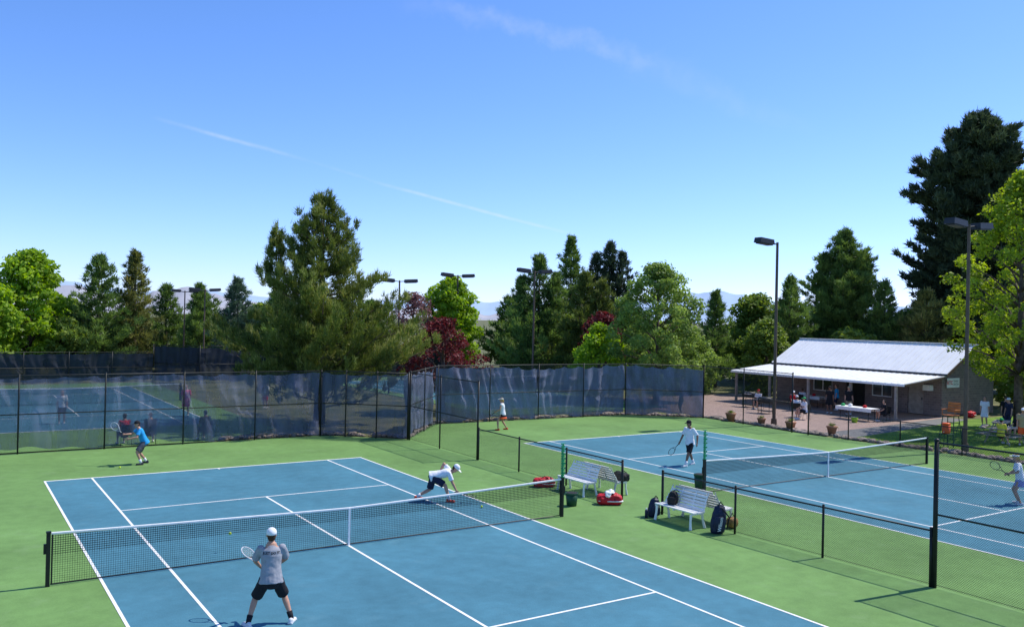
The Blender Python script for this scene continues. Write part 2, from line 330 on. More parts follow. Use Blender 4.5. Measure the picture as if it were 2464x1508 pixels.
# ------------------------------------------------------------ trees
def npmesh(name,verts,k,face_tone,m,parent):
    n=len(verts)//k; me=bpy.data.meshes.new(name)
    me.vertices.add(len(verts)); me.vertices.foreach_set('co',verts.astype(np.float32).ravel())
    me.loops.add(n*k); me.loops.foreach_set('vertex_index',np.arange(n*k,dtype=np.int32))
    me.polygons.add(n); me.polygons.foreach_set('loop_start',np.arange(0,n*k,k,dtype=np.int32)); me.polygons.foreach_set('loop_total',np.full(n,k,dtype=np.int32))
    a=me.attributes.new('face_tone','FLOAT','FACE'); a.data.foreach_set('value',face_tone.astype(np.float32))
    me.materials.append(m); me.update(); me.validate()
    o=bpy.data.objects.new(name,me); COL.objects.link(o); o.parent=parent; return o
def unit(a): return a/np.maximum(np.linalg.norm(a,axis=1,keepdims=True),1e-6)
def conifer(label,loc,H,prof,m,nbr=150,nb=22,blade=.28,bw=.05,up=.3,name='pine_tree',tr=.2,step=.34,gap=.25,spread=.4,subs=(),var=.2,tuft=False,jit=.55):
    e=top(name,label,'tree',loc,0 if subs else random.uniform(0,6.28),group='trees around the courts')
    tk=MB(); pts=[(0,0,-.2),(.03,0,H*.3),(-.03,.03,H*.65),(0,0,H*.97)]; tk.loft(pts,[tr*1.2,tr*.85,tr*.45,tr*.08],n=8)
    C=[];D=[];R0=[]
    def crown(ox,oy,prof,H,nbr):
        zb=prof[0][0]; pz=[p[0] for p in prof]; pr=[p[1] for p in prof]; lob=rng.uniform(0,6.28,6)
        for i in range(nbr):
            z=zb+(H-zb)*((i+rng.uniform(0,1))/nbr)**1.05*.985
            az=i*2.4+rng.uniform(-.5,.5)
            r=np.interp(z,pz,pr); L=r*rng.uniform(1-1.6*var,1+var*.7)*(1+.15*math.sin(2*az+lob[0]+z*.7)+.12*math.sin(3*az+lob[1]-z*1.1)+.1*math.sin(z*2.3+lob[2]))
            L=max(L,.15)
            d=np.array([math.cos(az),math.sin(az),0.]); rise=up*L*rng.uniform(.5,1.4)
            side=np.array([-d[1],d[0],0.]); org=np.array([ox,oy,0.])
            z0=z-rise*.8
            if L>.8 and i%2==0: tk.loft([(ox,oy,max(z0,.3)),tuple(org+d*L*.5+[0,0,z0+rise*.25]),tuple(org+d*L*.9+[0,0,z0+rise*.8])],[.045*min(1,L/3),.03,.012],n=4)
            nk=max(2,int(L/step)); tone=rng.uniform(-.15,.42)
            for k in range(nk):
                t=(.1+.9*(k+rng.uniform(0,1))/nk)**.75
                if tuft and t<.45 and rng.uniform()<.45: continue
                wdt=spread*(1.15-t)*min(L,2.5)*.6+.12
                for q in (-1,0,1):
                    if rng.uniform()<.1+gap*.45: continue
                    c=org+d*L*t+side*q*wdt*rng.uniform(.6,1.2)+np.array([0,0,z0+rise*t*t*1.1+rng.uniform(-.1,.12)])
                    C.append(c); D.append(d*.5+side*q*.35+np.array([0,0,.5+up*t*1.3])); R0.append(tone+.38*t)  # tone darkens towards the trunk: inner crown shade put into needle colour
                    if tuft and t>.6:
                        for u_ in (1,): C.append(c+np.array([0,0,.17*u_])+rng.normal(0,.04,3)); D.append(np.array([0,0,1.])+d*.2); R0.append(tone+.4+.1*u_)
    crown(0,0,prof,H,nbr)
    for ox,oy,z0,z1,R in subs:
        crown(ox,oy,[(z0,R*.5),(z0+(z1-z0)*.3,R),(z1-(z1-z0)*.25,R*.45),(z1,.08)],z1,int((z1-z0)*12))
        tk.loft([(0,0,z0*.6),(ox*.8,oy*.8,z0),(ox,oy,z1*.97)],[.1,.08,.02],n=5)
    C=np.array(C);D=unit(np.array(D));R0=np.array(R0); n=len(C)
    C=np.repeat(C,nb,0);D=np.repeat(D,nb,0);R0=np.repeat(R0,nb)
    dr=unit(D*1.1+rng.normal(0,jit,(n*nb,3))); c=C+rng.normal(0,blade*.22,(n*nb,3))
    wd=unit(np.cross(dr,rng.normal(0,1,(n*nb,3))))*bw*rng.uniform(.6,1.3,(n*nb,1)); L=blade*rng.uniform(.6,1.2,(n*nb,1))
    vv=np.stack([c-wd,c+wd,c+dr*L],1).reshape(-1,3)
    obj('trunk',tk,M_bark,e,True)
    npmesh('crown',vv,3,np.clip(R0+rng.uniform(-.1,.35,n*nb),0,1),m,e)
    return e
def broad(label,loc,H,prof,m,nl=45,leaves=16000,ls=.12,name='deciduous_tree',tr=.2,lobe=.3,fork=.35,thin=0.):
    zb=prof[0][0]; e=top(name,label,'tree',loc,random.uniform(0,6.28),group='trees around the courts')
    pz=[p[0] for p in prof]; pr=[p[1] for p in prof]; Rm=max(pr)
    tk=MB(); tk.loft([(0,0,-.2),(0.04,0,H*fork*.5),(-.03,.03,H*fork),(0,0,H*.85)],[tr*1.25,tr,tr*.8,tr*.12],n=8)
    cs=[];rs=[]
    for i in range(nl):
        z=zb+(H-zb)*(i+rng.uniform(0,1))/nl; r=np.interp(z,pz,pr); az=i*2.4+rng.uniform(-.4,.4)
        lr=min(lobe*Rm*rng.uniform(.55,1.3),max(r*.9,.2)); rr=max(0,r-lr*.7)*rng.uniform(.35 if i%3==0 else .7,1.2)
        z=min(z,H-lr*.6)
        cs.append((rr*math.cos(az),rr*math.sin(az),z)); rs.append(lr)
        if i%2==0:
            a=V((0,0,max(min(z-rr*.7,H*.8),H*fork*.6))); b=V(cs[-1]); tk.loft([a,a.lerp(b,.5)+V((0,0,.1*rr)),b],[.06*tr/.2,.04*tr/.2,.015],n=5)
    cs=np.array(cs);rs=np.array(rs); w=rs**2; w/=w.sum()
    idx=rng.choice(nl,leaves,p=w); nrm=unit(rng.normal(0,1,(leaves,3))*[1,1,.9]); 
    rad_=rs[idx]*(1-np.abs(rng.normal(0,.25,leaves)))
    ck=np.sin(nrm[:,0]*5+idx)*np.sin(nrm[:,1]*5+idx*2)*np.sin(nrm[:,2]*5+idx*3)
    rad_*=1+.35*ck+rng.exponential(.06,leaves)
    P=cs[idx]+nrm*rad_[:,None]*[1.1,1.1,.75]
    keep=(ck>-.45+thin)|(rng.uniform(0,1,leaves)<.4); P=P[keep];nrm=nrm[keep];idx=idx[keep]; n=len(P)
    nn=unit(nrm*.5+[0,0,.35]+rng.normal(0,.6,(n,3))); a=unit(np.cross(nn,rng.normal(0,1,(n,3)))); b=np.cross(nn,a)
    s=ls*rng.uniform(.6,1.3,(n,1))
    vv=np.stack([P-a*s,P-b*s*.6,P+a*s,P+b*s*.6],1).reshape(-1,3)
    tone=rng.uniform(0,.4,nl)[idx]+rng.uniform(0,.5,n)+.15*nrm[:,2]  # random tone, plus top-lit shading put into colour on upward lobe sides
    obj('trunk',tk,M_bark,e,True)
    npmesh('crown',vv,4,np.clip(tone,0,1),m,e)
    return e
L_pine=leaf_mat('pine_needles',(.022,.042,.010),(.20,.24,.045),.26,(.33,.33,.09))
L_pineg=leaf_mat('pine_needles_green',(.035,.075,.02),(.22,.32,.07),.3)
L_pineb=leaf_mat('pine_needles_brown',(.045,.065,.018),(.28,.28,.075),.3,(.36,.26,.08))
L_dark=leaf_mat('dark_needles',(.018,.032,.018),(.10,.14,.06),.2)
L_blue=leaf_mat('blue_green_needles',(.03,.065,.04),(.19,.27,.15),.2)
L_lime=leaf_mat('lime_leaves',(.10,.19,.012),(.40,.56,.05),.42)
L_silv=leaf_mat('silver_green_leaves',(.075,.13,.02),(.36,.48,.11),.38)
L_olive=leaf_mat('olive_leaves',(.06,.11,.015),(.29,.37,.06),.38)
L_yel=leaf_mat('yellow_green_leaves',(.10,.16,.012),(.46,.55,.06),.45)
L_red=leaf_mat('dark_red_leaves',(.045,.008,.01),(.22,.04,.04),.3,(.34,.13,.11))
L_mauve=leaf_mat('mauve_leaves',(.10,.045,.05),(.34,.17,.16),.3)
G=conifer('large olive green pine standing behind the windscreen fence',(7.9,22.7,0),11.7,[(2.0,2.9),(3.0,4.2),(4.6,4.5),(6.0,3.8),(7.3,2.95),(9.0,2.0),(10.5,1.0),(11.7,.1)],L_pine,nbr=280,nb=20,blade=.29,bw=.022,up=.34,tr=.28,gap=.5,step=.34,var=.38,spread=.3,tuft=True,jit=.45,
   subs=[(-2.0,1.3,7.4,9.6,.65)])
def cprof(H,R,zb=.6): return [(zb,R*.8),(zb+(H-zb)*.2,R),(zb+(H-zb)*.5,R*.82),(zb+(H-zb)*.8,R*.42),(H,.08)]
def con(label,x,y,H,R,m,**k): 
    k.setdefault('nbr',int(14*H)); k.setdefault('gap',.45); k.setdefault('var',.36); return conifer(label,(x,y,0),H,cprof(H,R,k.pop('zb',.8)),m,blade=k.pop('blade',.42),bw=k.pop('bw',.045),nb=k.pop('nb',16),step=.45,**k)
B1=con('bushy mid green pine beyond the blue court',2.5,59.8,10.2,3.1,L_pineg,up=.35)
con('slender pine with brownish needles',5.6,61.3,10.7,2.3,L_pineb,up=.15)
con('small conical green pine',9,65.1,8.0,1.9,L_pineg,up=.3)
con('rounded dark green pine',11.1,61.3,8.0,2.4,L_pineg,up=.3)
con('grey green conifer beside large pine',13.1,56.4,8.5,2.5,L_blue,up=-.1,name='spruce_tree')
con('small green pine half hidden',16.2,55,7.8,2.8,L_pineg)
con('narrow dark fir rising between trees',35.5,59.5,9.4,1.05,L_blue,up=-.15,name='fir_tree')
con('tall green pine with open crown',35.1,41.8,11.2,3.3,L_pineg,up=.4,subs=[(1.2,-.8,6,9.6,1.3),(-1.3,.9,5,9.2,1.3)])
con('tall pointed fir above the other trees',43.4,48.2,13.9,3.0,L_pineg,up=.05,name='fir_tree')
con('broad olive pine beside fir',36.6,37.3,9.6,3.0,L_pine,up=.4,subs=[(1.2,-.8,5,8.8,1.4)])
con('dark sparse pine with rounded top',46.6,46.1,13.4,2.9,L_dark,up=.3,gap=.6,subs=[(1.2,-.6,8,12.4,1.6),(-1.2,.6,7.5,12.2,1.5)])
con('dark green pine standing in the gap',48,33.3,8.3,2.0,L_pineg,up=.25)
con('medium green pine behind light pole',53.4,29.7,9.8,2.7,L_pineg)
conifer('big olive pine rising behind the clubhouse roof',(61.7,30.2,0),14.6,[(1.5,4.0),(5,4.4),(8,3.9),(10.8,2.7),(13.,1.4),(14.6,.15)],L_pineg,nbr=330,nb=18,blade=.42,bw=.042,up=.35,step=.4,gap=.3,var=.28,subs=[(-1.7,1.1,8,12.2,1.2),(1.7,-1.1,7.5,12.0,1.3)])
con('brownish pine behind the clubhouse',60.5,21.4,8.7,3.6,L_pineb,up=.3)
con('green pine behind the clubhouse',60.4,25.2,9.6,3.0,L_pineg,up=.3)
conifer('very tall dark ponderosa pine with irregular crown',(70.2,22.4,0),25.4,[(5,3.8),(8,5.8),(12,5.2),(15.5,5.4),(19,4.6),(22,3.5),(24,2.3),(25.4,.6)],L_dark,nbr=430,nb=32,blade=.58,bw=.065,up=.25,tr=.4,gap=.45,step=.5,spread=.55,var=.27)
def bp(H,R,zb=.8,s=1): return [(zb,R*.7),(zb+(H-zb)*.3,R),(zb+(H-zb)*.6,R*.92),(zb+(H-zb)*.85,R*.6),(H,R*.12)]
def br(label,x,y,H,R,m,**k): return broad(label,(x,y,0),H,bp(H,R,k.pop('zb',1.)),m,**k)
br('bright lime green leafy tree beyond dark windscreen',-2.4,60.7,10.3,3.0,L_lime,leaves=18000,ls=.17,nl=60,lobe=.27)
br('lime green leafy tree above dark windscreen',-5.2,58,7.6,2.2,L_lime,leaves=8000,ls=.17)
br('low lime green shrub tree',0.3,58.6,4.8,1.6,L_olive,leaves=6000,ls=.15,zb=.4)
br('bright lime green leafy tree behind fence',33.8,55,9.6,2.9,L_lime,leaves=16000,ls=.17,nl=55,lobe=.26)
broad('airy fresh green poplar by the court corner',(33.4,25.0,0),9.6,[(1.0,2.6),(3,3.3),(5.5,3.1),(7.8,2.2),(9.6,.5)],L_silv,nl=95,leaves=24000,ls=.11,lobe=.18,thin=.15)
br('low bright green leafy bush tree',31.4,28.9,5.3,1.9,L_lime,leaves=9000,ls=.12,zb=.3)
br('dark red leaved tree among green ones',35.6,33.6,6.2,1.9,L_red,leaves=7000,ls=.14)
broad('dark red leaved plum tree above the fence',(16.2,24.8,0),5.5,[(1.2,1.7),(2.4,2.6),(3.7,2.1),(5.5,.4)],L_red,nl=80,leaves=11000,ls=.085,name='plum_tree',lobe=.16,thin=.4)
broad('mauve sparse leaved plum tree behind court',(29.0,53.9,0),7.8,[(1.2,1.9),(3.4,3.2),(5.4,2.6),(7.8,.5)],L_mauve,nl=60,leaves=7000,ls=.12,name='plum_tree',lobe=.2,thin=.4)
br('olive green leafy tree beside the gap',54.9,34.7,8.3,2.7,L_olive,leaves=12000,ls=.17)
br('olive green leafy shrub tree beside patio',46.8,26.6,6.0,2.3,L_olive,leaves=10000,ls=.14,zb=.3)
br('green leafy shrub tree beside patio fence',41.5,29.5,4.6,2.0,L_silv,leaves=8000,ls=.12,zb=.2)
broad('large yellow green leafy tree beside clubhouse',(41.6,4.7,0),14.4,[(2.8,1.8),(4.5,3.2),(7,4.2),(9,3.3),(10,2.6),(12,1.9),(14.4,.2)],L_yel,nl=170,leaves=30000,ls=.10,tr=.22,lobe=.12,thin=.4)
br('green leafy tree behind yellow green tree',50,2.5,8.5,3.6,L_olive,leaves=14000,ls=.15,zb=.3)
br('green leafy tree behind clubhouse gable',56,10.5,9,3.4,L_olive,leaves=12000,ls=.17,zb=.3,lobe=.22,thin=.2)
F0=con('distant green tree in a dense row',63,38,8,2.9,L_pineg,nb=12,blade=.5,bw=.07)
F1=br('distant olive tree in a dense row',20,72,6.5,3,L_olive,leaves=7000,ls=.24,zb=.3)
for i,(x,y,s,k) in enumerate([(2,78,1.,1),(8,76,.9,1),(14,72,.95,0),(25,66,1.,1),(30,66,.9,0),(38,64,.95,1),(44,60,1.,0),(50,55,.95,1),(41,53,.9,0),(47,40,.85,1),(52,42,.9,0),(58,38,.95,1),(66,33,1.1,0),(68,27,1.1,1),(72,20,1.1,0),(69,12,1.1,1),(65,5,1.1,0),(60,-2,1.1,1),(39,45,1,1),(42,38,.95,0),(-7,68,1.,1),(-13,66,1.,0),(21,58,.85,1),(55,24.8,.8,1)]):
    dup((F0,F1)[k],(x,y,0),i*1.3,(s*1.1,s*1.1,s))
# ------------------------------------------------------------ hills
def hills(name,R,prof,m):
    az=[p[0] for p in prof]; hh=[p[1] for p in prof]; vs=[];fs=[]; n=260; rows=5
    for i in range(n+1):
        a=az[0]+(az[-1]-az[0])*i/n; h=np.interp(a,az,hh)*R/3000; h+=4*math.sin(a*3.1)+2*math.sin(a*9.7)+1.2*math.sin(a*23)
        for j in range(rows):
            t=j/(rows-1); rr=R*(.75+.25*t); vs.append((rr*math.sin(rad(a)),rr*math.cos(rad(a)),-6+(h+6)*t**1.3))
    for i in range(n):
        for j in range(rows-1): q=i*rows+j; fs.append((q,q+rows,q+rows+1,q+1))
    struct(obj(name,MB().add(vs,fs),m,smooth=True))
M_hill=mat('hazy_hill',(.34,.45,.60),1,.05,.004); M_hillb=mat('hazy_brown_hill',(.36,.38,.43),1,.12,.006,col2=(.41,.40,.42))  # distance haze mixed into both hill colours
hills('distant_hills',5200,[(-20,70),(4.8,80),(6,92),(7,80),(10,60),(13,80),(16,60),(24.4,50),(26.7,71),(28.2,78),(30,60),(38,60),(43.6,90),(45.5,105),(47.3,112),(49,98),(51.4,70),(63,70),(85,60)],M_hill)
hills('near_hills',2600,[(-20,60),(4.8,78),(6.1,84),(6.9,70),(9.9,44),(10.8,68),(12.7,86),(14.5,62),(16.5,40),(24,20),(26.5,38),(29,25),(40,10),(85,10)],M_hillb)
# ------------------------------------------------------------ clubhouse
M_wall=brick_mat('clubhouse_masonry',(.30,.225,.20),(.22,.16,.145),(.35,.3,.27),1.6)
M_metal=mat('pale_metal_roof',(.86,.85,.82),.4,.05,1.2,metal=.0,spec=.5); M_metal2=mat('porch_metal_roof',(.86,.86,.84),.5,.04,2.,spec=.4); M_trim=mat('brown_trim',(.12,.075,.05),.7,.2,4); M_glass=mat('dark_window_glass',(.03,.04,.05),.1,.2,2,spec=.8); M_wood=mat('wood_post',(.36,.3,.25),.7,.2,4)
cb=top('clubhouse','single storey masonry clubhouse with pale metal roof and porch','building',(44.2,10.6,0))
ux=lambda c,p:((c.y if abs(p.normal.x)>.5 else c.x),c.z)
w=MB(); 
ops=[(1.2,2.3,0,2.05),(3.4,4.9,.9,2.05),(5.4,6.9,0,2.05),(8.,9.6,.9,2.05)]
cur=0.
for a,b,z0,z1 in ops:
    w.box((.1,(cur+a)/2,1.35),(.2,a-cur,2.7)); w.box((.1,(a+b)/2,(z1+2.7)/2),(.2,b-a,2.7-z1))
    if z0>0: w.box((.1,(a+b)/2,z0/2),(.2,b-a,z0))
    cur=b
w.box((.1,(cur+12.8)/2,1.35),(.2,12.8-cur,2.7)); w.box((6.1,6.4,1.35),(.2,12.8,2.7))
for y in(.1,12.7):
    w.box((3.1,y,1.35),(5.8,.2,2.7))
    w.add([(0.,y-.1,2.7),(6.2,y-.1,2.7),(3.1,y-.1,4.2),(0.,y+.1,2.7),(6.2,y+.1,2.7),(3.1,y+.1,4.2)],[(0,1,2),(5,4,3),(0,2,5,3),(1,4,5,2)])
obj('wall',w,M_wall,cb,uv=ux)
def slab(x0,z0,x1,z1,y0,y1,t,ribs,m,name):
    mb=MB(); mb.add([(x0,y0,z0),(x1,y0,z1),(x1,y1,z1),(x0,y1,z0),(x0,y0,z0+t),(x1,y0,z1+t),(x1,y1,z1+t),(x0,y1,z0+t)],[(3,2,1,0),(4,5,6,7),(0,1,5,4),(1,2,6,5),(2,3,7,6),(3,0,4,7)])
    n=int((y1-y0)/ribs)
    for i in range(n+1):
        y=y0+.02+(y1-y0-.04)*i/n; d=.03
        mb.add([(x0,y-.018,z0+t+.002),(x1,y-.018,z1+t+.002),(x1,y+.018,z1+t+.002),(x0,y+.018,z0+t+.002),(x0,y-.012,z0+t+d),(x1,y-.012,z1+t+d),(x1,y+.012,z1+t+d),(x0,y+.012,z0+t+d)],[(4,5,6,7),(0,1,5,4),(1,2,6,5),(2,3,7,6),(3,0,4,7)])
    return obj(name,mb,m,cb)
slab(-.3,2.66,3.1,4.46,-.5,13.1,.05,.42,M_metal,'roof'); slab(6.5,2.66,3.103,4.46,-.5,13.1,.05,.42,M_metal,'roof')
slab(-4.7,2.12,-.31,2.52,-.4,13.1,.04,.42,M_metal2,'porch_roof')
obj('ridge_cap',MB().box((3.1,6.3,4.54),(.3,13.7,.04)),M_metal,cb)
for s in(0,1):
    f=MB(); x0,x1=(-.3,3.1) if s==0 else (6.5,3.101)
    f.add([(x0,-.53,2.49),(x1,-.53,4.31),(x1,-.53,4.50),(x0,-.53,2.70),(x0,-.505,2.49),(x1,-.505,4.31),(x1,-.505,4.50),(x0,-.505,2.70)],[(0,1,2,3),(7,6,5,4),(0,4,5,1),(3,2,6,7),(0,3,7,4)])
    obj('fascia',f,M_trim,cb)
obj('fascia',MB().box((-.335,6.3,2.64),(.03,13.6,.1)),M_headm,cb)
obj('fascia',MB().box((-4.72,6.35,2.08),(.04,13.5,.12)),M_metal2,cb); obj('fascia',MB().box((-2.5,-.42,2.27),(4.3,.03,.12),Matrix.Rotation(-math.atan2(.4,4.39),3,'Y')),M_trim,cb)
for y in(.3,3.4,6.6,9.8,12.8):
    obj('porch_post',MB().box((-4.45,y,1.03),(.14,.14,2.06)),M_wood,cb)
for a,b,z0,z1 in ops:
    if z0==0: 
        d=obj('door',MB().box((.12,(a+b)/2,z1/2),(.05,b-a-.04,z1-.02)),M_black if a>3 else M_wood,cb); h=obj('handle',MB().box((.06,a+.15,1.),(.06,.03,.12)),M_headm,d)
    else:
        d=obj('window',MB().box((.12,(a+b)/2,(z0+z1)/2),(.03,b-a,z1-z0)),M_glass,cb)
        fr=MB()
        for y in(a+.03,(a+b)/2,b-.03): fr.box((.07,y,(z0+z1)/2),(.05,.06,z1-z0))
        fr.box((.065,(a+b)/2,z0+.03),(.045,b-a,.06)); fr.box((.065,(a+b)/2,z1-.03),(.045,b-a,.06)); obj('frame',fr,M_wplast,d)
obj('vent_box',MB().box((-.2,.8,1.75),(.4,.5,.35),None,.95),M_wplast,cb)
ds=top('satellite_dish','small round white satellite dish on clubhouse gable','satellite dish',(49.3,9.9,2.9))
obj('dish',MB().ell((0,-.15,.25),(.3,.07,.3)),M_wplast,ds,True); obj('bracket',MB().tube([(0,.1,-.2),(0,0,.1),(0,-.1,.25)],.02),M_black,ds)
def text(body,size,m,parent,mtx,name='lettering',ext=.0,bold=0):
    cu=bpy.data.curves.new(name,'FONT'); cu.body=body; cu.size=size; cu.align_x='CENTER'; cu.align_y='CENTER'; cu.offset=bold; cu.resolution_u=2
    t=bpy.data.objects.new('tmp',cu); COL.objects.link(t); bpy.context.view_layer.update()
    me=bpy.data.meshes.new_from_object(t.evaluated_get(bpy.context.evaluated_depsgraph_get())); bpy.data.objects.remove(t)
    me.materials.clear(); me.materials.append(m); me.transform(mtx)
    o=bpy.data.objects.new(name,me); COL.objects.link(o); o.parent=parent; return o
def frame(origin,xa,ya): 
    xa=V(xa).normalized(); ya=V(ya).normalized(); za=xa.cross(ya); mt=Matrix((xa,ya,za)).transposed().to_4x4(); mt.translation=V(origin); return mt
M_red=mat('sign_red',(.6,.03,.03),.5,.05,4); M_dk=mat('dark_print',(.03,.03,.035),.6,.05,4)
sg=top('sign','white rectangular tennis centre sign with red logo','sign',(45.3,10.5,0))
obj('panel',MB().box((0,0,2.1),(1.4,.04,.6)),M_wplast,sg)
fm=lambda x,z:frame((x,-.025,z),(1,0,0),(0,0,1))
text('RTC',.32,M_red,sg,fm(-.4,2.1),'logo',bold=.012); text('TENNIS',.18,M_dk,sg,fm(.27,2.2)); text('CENTER',.18,M_dk,sg,fm(.27,2.0))
# ------------------------------------------------------------ people
def ik(a,b,l1,l2,hint):
    a=V(a);b=V(b);d=b-a;L=min(d.length,(l1+l2)*.998);L=max(L,abs(l1-l2)+.02);dr=d.normalized();b=a+dr*L
    x=(l1*l1-l2*l2+L*L)/(2*L);h=math.sqrt(max(l1*l1-x*x,0));hn=V(hint);pp=hn-dr*hn.dot(dr)
    pp=pp.normalized() if pp.length>1e-4 else V((0,1,0))
    return a+dr*x+pp*h,b
def remesh(name,mb,m,vox,parent=None,wr=0,smooth=2):
    me=bpy.data.meshes.new('t'); me.from_pydata(mb.v,[],mb.f); o=bpy.data.objects.new('t',me); COL.objects.link(o)
    r=o.modifiers.new('r','REMESH'); r.mode='VOXEL'; r.voxel_size=vox; r.use_smooth_shade=True
    s=o.modifiers.new('s','SMOOTH'); s.iterations=smooth; s.factor=.5
    if wr:
        t=bpy.data.textures.new('w','CLOUDS'); t.noise_scale=.09; d=o.modifiers.new('d','DISPLACE'); d.texture=t; d.strength=wr; d.mid_level=.5
    bpy.context.view_layer.update()
    m2=bpy.data.meshes.new_from_object(o.evaluated_get(bpy.context.evaluated_depsgraph_get())); bpy.data.objects.remove(o)
    m2.materials.clear(); m2.materials.append(m); m2.polygons.foreach_set('use_smooth',[True]*len(m2.polygons))
    o=bpy.data.objects.new(name,m2); COL.objects.link(o)
    if parent: o.parent=parent
    return o
def person(label,loc,rz,H=1.8,pelvis=(0,0,.93),spine=(0,.05,1),twist=0,feet=((-.12,0,0),(.12,0,0)),toe=(0,0),hands=((-.25,.1,.8),(.25,.1,.8)),elb=((-.3,-1,0),(.3,-1,0)),knee=((-.1,1,0),(.1,1,0)),
           look=(0,1,0),shirt=C_white,short=C_black,slen=.8,skin=M_skin,hair=H_brown,hat=None,visor=False,long_hair=False,shoe=M_shoe,sock=None,vox=.018,female=False,grip=(False,False),pants=False,skirt=None,trim=None):
    s=H/1.8; p=V(pelvis)*s; sp=V(spine).normalized()
    sd=V((math.cos(twist),math.sin(twist),0)); sd=(sd-sp*sd.dot(sp)).normalized()
    w=.9 if female else 1.
    T=lambda t:p+sp*(t*s)
    sh=[T(.50)+sd*(-.185*s*w),T(.50)+sd*(.185*s*w)]; hp=[p+V((-.09*s,0,-.03*s)),p+V((.09*s,0,-.03*s))]
    body=MB()
    body.loft([T(-.04),T(0),T(.12),T(.22),T(.36),T(.47),T(.545)],[(.12*s*w,.08*s),(.16*s,.105*s),(.15*s*w,.105*s),(.135*s*w,.095*s),(.165*s*w,.115*s),(.175*s*w,.10*s),(.10*s,.07*s)],side=sd,n=16,cap='round')
    nk=T(.55); lk=V(look).normalized()
    hc=nk+(sp*.6+V((0,0,.4))).normalized()*(.165*s)+lk*.025*s
    body.loft([nk-sp*.05*s,hc-V((0,0,.05*s))],[.06*s,.052*s],n=10)
    ru=V((0,0,1)) if abs(lk.z)<.8 else V((0,1,0)); rx=lk.cross(ru).normalized(); up=rx.cross(lk); RM=Matrix((rx,lk,up)).transposed()
    body.ell(hc+up*.02*s,(.076*s,.094*s,.095*s),rot=RM); body.ell(hc-up*.055*s+lk*.02*s,(.055*s,.066*s,.062*s),rot=RM)
    body.loft([hc+lk*.088*s+up*.012*s,hc+lk*.112*s-up*.022*s],[.007*s,.013*s],n=6,cap='round')
    for q in(-1,1): body.ell(hc+rx*q*.079*s-lk*.005*s,(.011*s,.02*s,.03*s),rot=RM,nu=8,nv=6)
    el=[];wr=[]
    for i,q in enumerate((-1,1)):
        e_,w_=ik(sh[i],V(hands[i])*s,.295*s,.26*s,elb[i]); el.append(e_);wr.append(w_)
        body.ell(sh[i],(.055*s*w,)*3); body.loft([sh[i],sh[i].lerp(e_,.45),e_],[.052*s*w,.05*s*w,.04*s*w],cap='round'); body.loft([e_,e_.lerp(w_,.3),w_],[.04*s*w,.042*s*w,.027*s*w],cap='round')
        fd=(w_-e_).normalized()
        pn=V((-q,0,0)); pn=(pn-fd*pn.dot(fd)).normalized() if (pn-fd*pn.dot(fd)).length>.1 else V((0,0,1))
        ac=fd.cross(pn).normalized()
        if ac.y<0: ac=-ac
        pc=w_+fd*.09*s; body.loft([w_,w_+fd*.045*s,pc],[(.028*s,.02*s),(.038*s,.016*s),(.04*s,.014*s)],side=ac,n=8,cap='round')
        cur=1.25 if grip[i] else .35
        for k,(o,l) in enumerate(((.03,.072),(.011,.08),(-.01,.074),(-.03,.058))):
            b0=pc+ac*o*s-fd*.012*s; a1=cur*.7; a2=cur*1.6; l*=s
            m1=b0+(fd*math.cos(a1)+pn*math.sin(a1))*l*.5; m2=m1+(fd*math.cos(a2)+pn*math.sin(a2))*l*.5
            body.loft([b0,m1,m2],[.0095*s,.009*s,.0075*s],n=6,cap='round')
        t0=w_+fd*.03*s+ac*.03*s; t1=t0+(ac*.7+fd*.7)*.035*s; t2=t1+(ac*.2+fd*.7+pn*(.8 if grip[i] else .2)).normalized()*.035*s
        body.loft([t0,t1,t2],[.012*s,.011*s,.009*s],n=6,cap='round')
    kn=[];an=[];tv=[]
    for i,q in enumerate((-1,1)):
        a=V(feet[i])*s+V((0,0,.085*s)); k_,a_=ik(hp[i],a,.43*s,.42*s,knee[i]); kn.append(k_);an.append(a_)
        body.loft([hp[i],hp[i].lerp(k_,.4),k_],[.086*s,.076*s,.055*s],cap='round',n=12); body.loft([k_,k_.lerp(a_,.3),k_.lerp(a_,.75),a_],[.054*s,.056*s,.038*s,.034*s],cap='round',n=10)
        t=V((math.sin(toe[i]),math.cos(toe[i]),0)); tv.append(t); body.loft([a_-t*.03*s-V((0,0,.045*s)),a_+t*.14*s-V((0,0,.055*s))],[.032*s,.028*s],cap='round',n=8)
    o=remesh('person',body,skin,vox*.6 if vox<.014 else vox*.75); o.location=loc; o.rotation_euler=(0,0,rz); tag(o,label,'person')
    c=.014*s
    S=MB(); S.loft([T(-.09),T(.0),T(.15),T(.25),T(.37),T(.47),T(.53),T(.56)],[(.20*s*w+c,.155*s+c),(.185*s*w+c,.14*s+c),(.162*s*w+c,.118*s+c),(.155*s*w+c,.11*s+c),(.172*s*w+c,.12*s+c),(.17*s*w+c,.105*s+c),(.11*s,.08*s),(.07*s,.07*s)],side=sd,n=18)
    for i in(0,1):
        S.ell(sh[i],(.07*s*w,)*3); e_=el[i]
        S.loft([sh[i],sh[i].lerp(e_,slen)],[.068*s*w,.074*s*w],n=12)
    so=remesh('shirt',S,shirt,vox,o,wr=.018)
